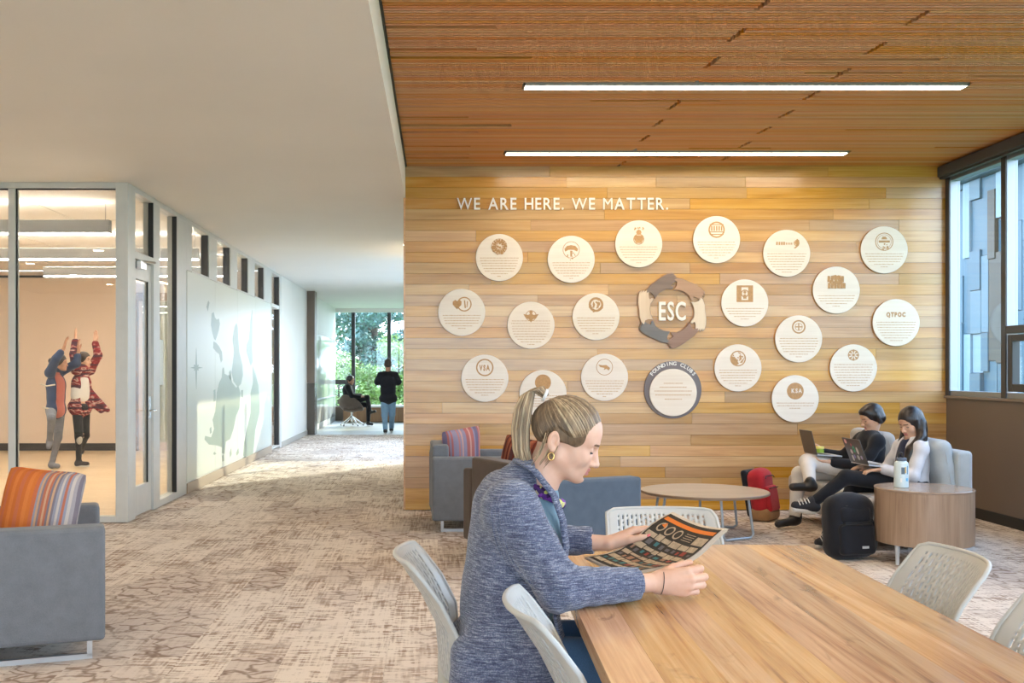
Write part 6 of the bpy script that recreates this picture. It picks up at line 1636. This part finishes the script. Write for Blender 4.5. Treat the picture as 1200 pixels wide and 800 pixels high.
# water bottle
wb_ = thing('water_bottle', 'pale blue insulated water bottle with a black lid on the drum table', 'bottle', (3.395, 7.50, 0.5455))
M_bot = plain('bottle_paint', (0.62, 0.74, 0.78), 0.35)
smooth_by_angle(MB().lathe([(0.046, 0.0), (0.050, 0.004), (0.050, 0.165), (0.047, 0.180), (0.036, 0.190), (0.032, 0.194)], 36).build('bottle_body', M_bot, wb_), 30)
MB().lathe([(0.034, 0.1942), (0.036, 0.196), (0.036, 0.214), (0.030, 0.218)], 28).build('lid', plain('lid_blue_grey', (0.10, 0.13, 0.18), 0.4), wb_)
MB().tube([(-0.020, 0, 0.216), (-0.020, 0, 0.245), (-0.008, 0, 0.252), (0.004, 0, 0.250), (0.010, 0, 0.218)], 0.008, 8).build('spout_loop', M_black, wb_)
for (a, z, w_, hh_, c_) in [(-100, 0.125, 0.5, 0.05, (0.10, 0.16, 0.22)), (-80, 0.13, 0.22, 0.045, (0.75, 0.5, 0.15)), (-65, 0.06, 0.4, 0.022, (0.15, 0.5, 0.75)), (-115, 0.055, 0.25, 0.03, (0.85, 0.85, 0.82)), (-60, 0.13, 0.2, 0.06, (0.12, 0.25, 0.4))]:
    mb = MB(); n = 5; vs_ = []; fs = []
    for i in range(n+1):
        q = math.radians(a)+w_*(i/n-0.5)
        for zz_ in (z-hh_/2, z+hh_/2): vs_.append((0.0505*math.cos(q), 0.0505*math.sin(q), zz_))
    for i in range(n): fs.append((2*i, 2*i+2, 2*i+3, 2*i+1))
    mb.add(vs_, fs); mb.build('sticker', plain('bottle_sticker', c_, 0.4), wb_)

# ================================================================== two dancers in the studio
def jd(zx, zy, Y): return P(30+zx/4.21, 370+zy/4.21, Y)
Yd = 14.55
J = dict(pel=jd(150, 462, Yd), chest=jd(150, 345, Yd), shL=jd(168, 278, Yd+0.14), shR=jd(120, 280, Yd-0.16),
         elR=jd(150, 212, Yd-0.25), wrR=jd(190, 158, Yd-0.2), elL=jd(250, 235, Yd+0.1), wrL=jd(262, 172, Yd+0.12),
         hipR=jd(125, 468, Yd-0.08), knR=jd(128, 505, Yd-0.42), anR=jd(118, 618, Yd-0.24), toeR=jd(112, 655, Yd-0.30),
         hipL=jd(168, 475, Yd+0.08), knL=jd(160, 600, Yd+0.05), anL=jd(130, 728, Yd+0.08), toeL=jd(165, 748, Yd-0.02),
         handR=((0.25, 0, 1), (1, 0, 0), 1, 12), handL=((-0.05, 0, 1), (1, 0, 0), -1, 12))
J['anL'].z = 0.075; J['toeL'].z = 0.038
MhD = HM(jd(172, 232, Yd), 0, 0, 0, 0.97)
bun = hair_cap([ell((-0.135, 0, 0.03), (0.045, 0.05, 0.045), k=0.02), ell((-0.05, 0, -0.03), (0.06, 0.075, 0.05), k=0.03), ell((-0.02, 0, 0.10), (0.07, 0.06, 0.03), k=0.03)], 0.014)
M_navyj = fabric('navy_jacket', (0.035, 0.055, 0.11), 300, 0.3); M_greyleg = fabric('grey_leggings', (0.16, 0.17, 0.20), 300, 0.3); M_redsh = fabric('rust_shirt', (0.42, 0.13, 0.10), 300, 0.2)
pD, TD = person('dancer in a navy jacket and grey leggings lifting one knee in the studio', J, MhD, dict(skin=M_skinC, top=M_navyj, trousers=M_greyleg, shoe=M_greyleg, hair=M_hair_black),
                dict(h=0.011, g=0.026, sleeve=0.78, hair=bun, top_name='jacket', under=('shirt', M_redsh, 0.015), top_cut=[rb_(J['pel'].lerp(J['chest'], 0.5)+V3((0.135, -0.075, 0.0)), (0.10, 0.085, 0.36), 0.02, Euler((0, math.radians(0), math.radians(-30))).to_matrix(), 0.01, True)], hh=0.006, hairh=0.008, leg_flare=0.004))
Mtr = plain('cream_piping', (0.6, 0.52, 0.4), 0.8)
hz = TD @ (J['pel']+V3((0, 0, 0.02)))
MB().tube([hz+V3((0.135*math.cos(a)-0.03, 0.19*math.sin(a), 0.012*math.sin(2*a))) for a in [PI*0.45+PI*1.1*i/16 for i in range(17)]], 0.012, 6).build('hem_trim', Mtr, pD)
MB().tube([TD @ (J['chest']+V3((-0.16, -0.16, 0.03))), TD @ (J['chest']+V3((-0.05, -0.215, 0.0))), TD @ (J['chest']+V3((0.06, -0.195, 0.02)))], 0.010, 6).build('chest_trim', Mtr, pD)

Ye = 14.95
J = dict(pel=jd(272, 455, Ye), chest=jd(275, 340, Ye), shL=jd(318, 268, Ye+0.12), shR=jd(250, 268, Ye-0.14),
         elR=jd(238, 190, Ye-0.2), wrR=jd(246, 118, Ye-0.16), elL=jd(358, 195, Ye+0.1), wrL=jd(342, 128, Ye+0.08),
         hipR=jd(255, 470, Ye-0.06), knR=jd(262, 595, Ye-0.10), anR=jd(262, 725, Ye-0.05), toeR=jd(312, 752, Ye-0.1),
         hipL=jd(292, 470, Ye+0.08), knL=jd(296, 590, Ye+0.0), anL=jd(272, 660, Ye+0.30), toeL=jd(258, 700, Ye+0.34),
         handR=((0, 0, 1), (1, 0, 0), 1, 8), handL=((0.1, 0, 1), (-0.3, -1, 0), -1, 8))
J['anR'].z = 0.075; J['toeR'].z = 0.038
MhE = HM(jd(290, 218, Ye), -10, 0, 0, 0.97)
def cardigan_mat():
    m, nt, b = _new('red_pattern_knit'); b.inputs['Roughness'].default_value = 0.9
    f = noise(nt, coords(nt, 'Object', (9, 9, 16)), 1.0, 1); c = noise(nt, coords(nt, 'Object', (3, 3, 34)), 1.0, 0)
    k_ = ramp(nt, f, [(0.44, srgb(120, 22, 32)), (0.50, srgb(150, 30, 40)), (0.58, srgb(205, 180, 165)), (0.62, srgb(125, 25, 35))])
    nt.links.new(mixc(nt, ramp(nt, c, [(0.56, (0, 0, 0)), (0.6, (1, 1, 1))]), k_, srgb(70, 30, 50)), b.inputs['Base Color']); return m
crop_h = hair_cap([ell((-0.07, 0, -0.03), (0.05, 0.07, 0.06), k=0.03)], 0.012)
fl = J['pel']
pE, TE = person('dancer in a red patterned cardigan and black leggings with both hands raised', J, MhE, dict(skin=M_skinB, top=cardigan_mat(), trousers=M_black_cloth, shoe=M_canvas, sole=M_sole_w, hair=M_hair_brown),
                dict(h=0.011, g=0.026, sleeve=0.93, hair=crop_h, top_name='cardigan', under=('crop_top', M_sole_w, 0.012), top_cut=[rb_(J['pel'].lerp(J['chest'], 0.62)+V3((0.12, -0.10, 0.0)), (0.075, 0.07, 0.24), 0.02, Euler((0, 0, math.radians(-40))).to_matrix(), 0.01, True)], hh=0.006, hairh=0.008, leg_flare=0.003,
                     top_extra=[rc(J['chest']+V3((0.10, 0.06, -0.10)), J['pel']+V3((0.36, 0.10, -0.03)), 0.05, 0.035, k=0.04), rc(J['chest']+V3((0.02, 0.10, -0.15)), J['pel']+V3((0.26, 0.12, -0.03)), 0.06, 0.05, k=0.05), ell(J['pel']+V3((-0.03, 0, 0.02)), (0.15, 0.19, 0.12), k=0.04)]))
sdf_obj('cuff_patch', [ell(TE @ (J['knR'].lerp(J['anR'], 0.12)+V3((0.02, -0.03, 0))), (0.045, 0.04, 0.07), k=0.01)], 0.010, plain('patch_grey', (0.4, 0.38, 0.34), 0.8), pE)

# ================================================================== corridor end: bench, swivel chair, two people
bn = thing('window_bench', 'long low bench with a white top under the corridor end window', 'bench', (-1.0, 28.0, 0))
box('bench_top', -1.6, 1.6, -0.30, 0.42, 0.40, 0.45, plain('bench_white', (0.75, 0.74, 0.70), 0.4), bn, bev=0.008)
for i in range(5): box('front_panel', -1.56+i*0.626, -1.56+(i+1)*0.626-0.012, -0.26, -0.23, 0.02, 0.40, M_brownwood, bn)
box('bench_core', -1.56, 1.56, -0.23, 0.40, 0.0, 0.40, M_brown_wall, bn)
def jc(zx, zy, Y): return P(380+zx/6.67, 400+zy/6.67, Y)
Yc = 26.0
sw2 = thing('swivel_chair', 'brown tub swivel chair with a chrome star base by the end window', 'chair', (jc(215, 0, Yc).x, Yc, 0))
M_tub = fabric('tub_brown', (0.13, 0.10, 0.085), 400, 0.2)
sdf_obj('tub_shell', [ell((0, 0, 0.60), (0.33, 0.31, 0.26), k=0.02), ell((0.10, 0, 0.70), (0.30, 0.25, 0.26), k=0.03, neg=True), rb_((0.2, 0, 0.95), (0.5, 0.5, 0.11), 0.02, Euler((0, math.radians(22), 0)).to_matrix(), 0.02, True)], 0.014, M_tub, sw2)
sdf_obj('seat_cushion', [rb_((0.05, 0, 0.43), (0.25, 0.23, 0.05), 0.04)], 0.016, M_tub, sw2)
MB().tube([(0, 0, 0.10), (0, 0, 0.37)], 0.028, 12).build('column', M_chrome, sw2)
for k_ in range(5):
    a = 2*PI*k_/5+0.3; MB().tube([(0, 0, 0.24), (0.30*math.cos(a), 0.30*math.sin(a), 0.03)], [0.022, 0.012], 8).build('star_leg', M_chrome, sw2); MB().tube([(0.30*math.cos(a), 0.30*math.sin(a), 0.0), (0.30*math.cos(a), 0.30*math.sin(a), 0.04)], 0.014, 8).build('glide', M_black, sw2)
cx = sw2.location.x
J = dict(pel=V3((cx-0.02, Yc, 0.60)), chest=V3((cx-0.10, Yc, 0.86)), shL=V3((cx-0.08, Yc+0.17, 0.98)), shR=V3((cx-0.08, Yc-0.17, 0.98)),
         elR=V3((cx+0.02, Yc-0.24, 0.76)), wrR=V3((cx+0.22, Yc-0.14, 0.74)), elL=V3((cx+0.02, Yc+0.24, 0.76)), wrL=V3((cx+0.24, Yc+0.05, 0.76)),
         hipR=V3((cx+0.0, Yc-0.10, 0.58)), knR=V3((cx+0.40, Yc-0.08, 0.72)), anR=V3((cx+0.46, Yc+0.06, 0.36)), toeR=V3((cx+0.62, Yc+0.05, 0.36)),
         hipL=V3((cx+0.0, Yc+0.10, 0.55)), knL=V3((cx+0.42, Yc+0.10, 0.52)), anL=V3((cx+0.42, Yc+0.02, 0.08)), toeL=V3((cx+0.54, Yc-0.10, 0.036)),
         handR=((1, 0.2, 0), (0, 0, -1), -1, 25), handL=((1, -0.2, 0), (0, 0, -1), 1, 25))
MhF = HM((cx-0.03, Yc, 1.155), -20, 8, 0, 0.98)
person('person in dark clothes sitting cross-legged in the brown swivel chair', J, MhF, dict(skin=M_skinC, top=M_black_cloth, trousers=M_black_cloth, shoe=M_leather, hair=M_hair_black),
       dict(h=0.015, g=0.028, sleeve=0.95, hair=hair_cap([ell((-0.06, 0, -0.03), (0.06, 0.08, 0.07), k=0.03)], 0.014), top_name='jacket', hh=0.009, hairh=0.012))
Ym = 22.9
def jm(zx, zy, dy=0): return jc(zx, zy, Ym+dy)
J = dict(pel=jm(500, 445), chest=jm(498, 320), shR=jm(556, 262), shL=jm(440, 262), elR=jm(584, 330, -0.02), wrR=jm(565, 338, 0.22), elL=jm(408, 328, -0.02), wrL=jm(428, 336, 0.22),
         hipR=jm(527, 455), hipL=jm(473, 455), knR=jm(530, 570, 0.10), anR=jm(525, 675, 0.30), toeR=jm(527, 690, 0.46), knL=jm(472, 575, 0.02), anL=jm(478, 700, -0.06), toeL=jm(476, 712, 0.10),
         handR=((-0.3, 1, 0.1), (0, 0, -1), -1, 30), handL=((0.3, 1, 0.1), (0, 0, -1), 1, 30))
for k_ in 'LR': J['an'+k_].z = 0.075 if k_ == 'L' else 0.09; J['toe'+k_].z = 0.038
MhG = HM(jm(498, 178), 90, 4, 0, 1.0)
M_denim2 = fabric('faded_denim', (0.20, 0.33, 0.46), 400, 0.2)
person('man in a black t-shirt and jeans walking away down the corridor', J, MhG, dict(skin=M_skinC, top=M_black_cloth, trousers=M_denim2, shoe=M_leather, sole=M_sole_w, hair=M_hair_brown),
       dict(h=0.014, g=0.026, sleeve=0.40, hair=hair_cap([ell((-0.045, 0, -0.02), (0.075, 0.078, 0.060), k=0.02)], 0.006), top_name='t_shirt', hh=0.008, hairh=0.010, w=1.12, s=1.05, leg_flare=0.016))
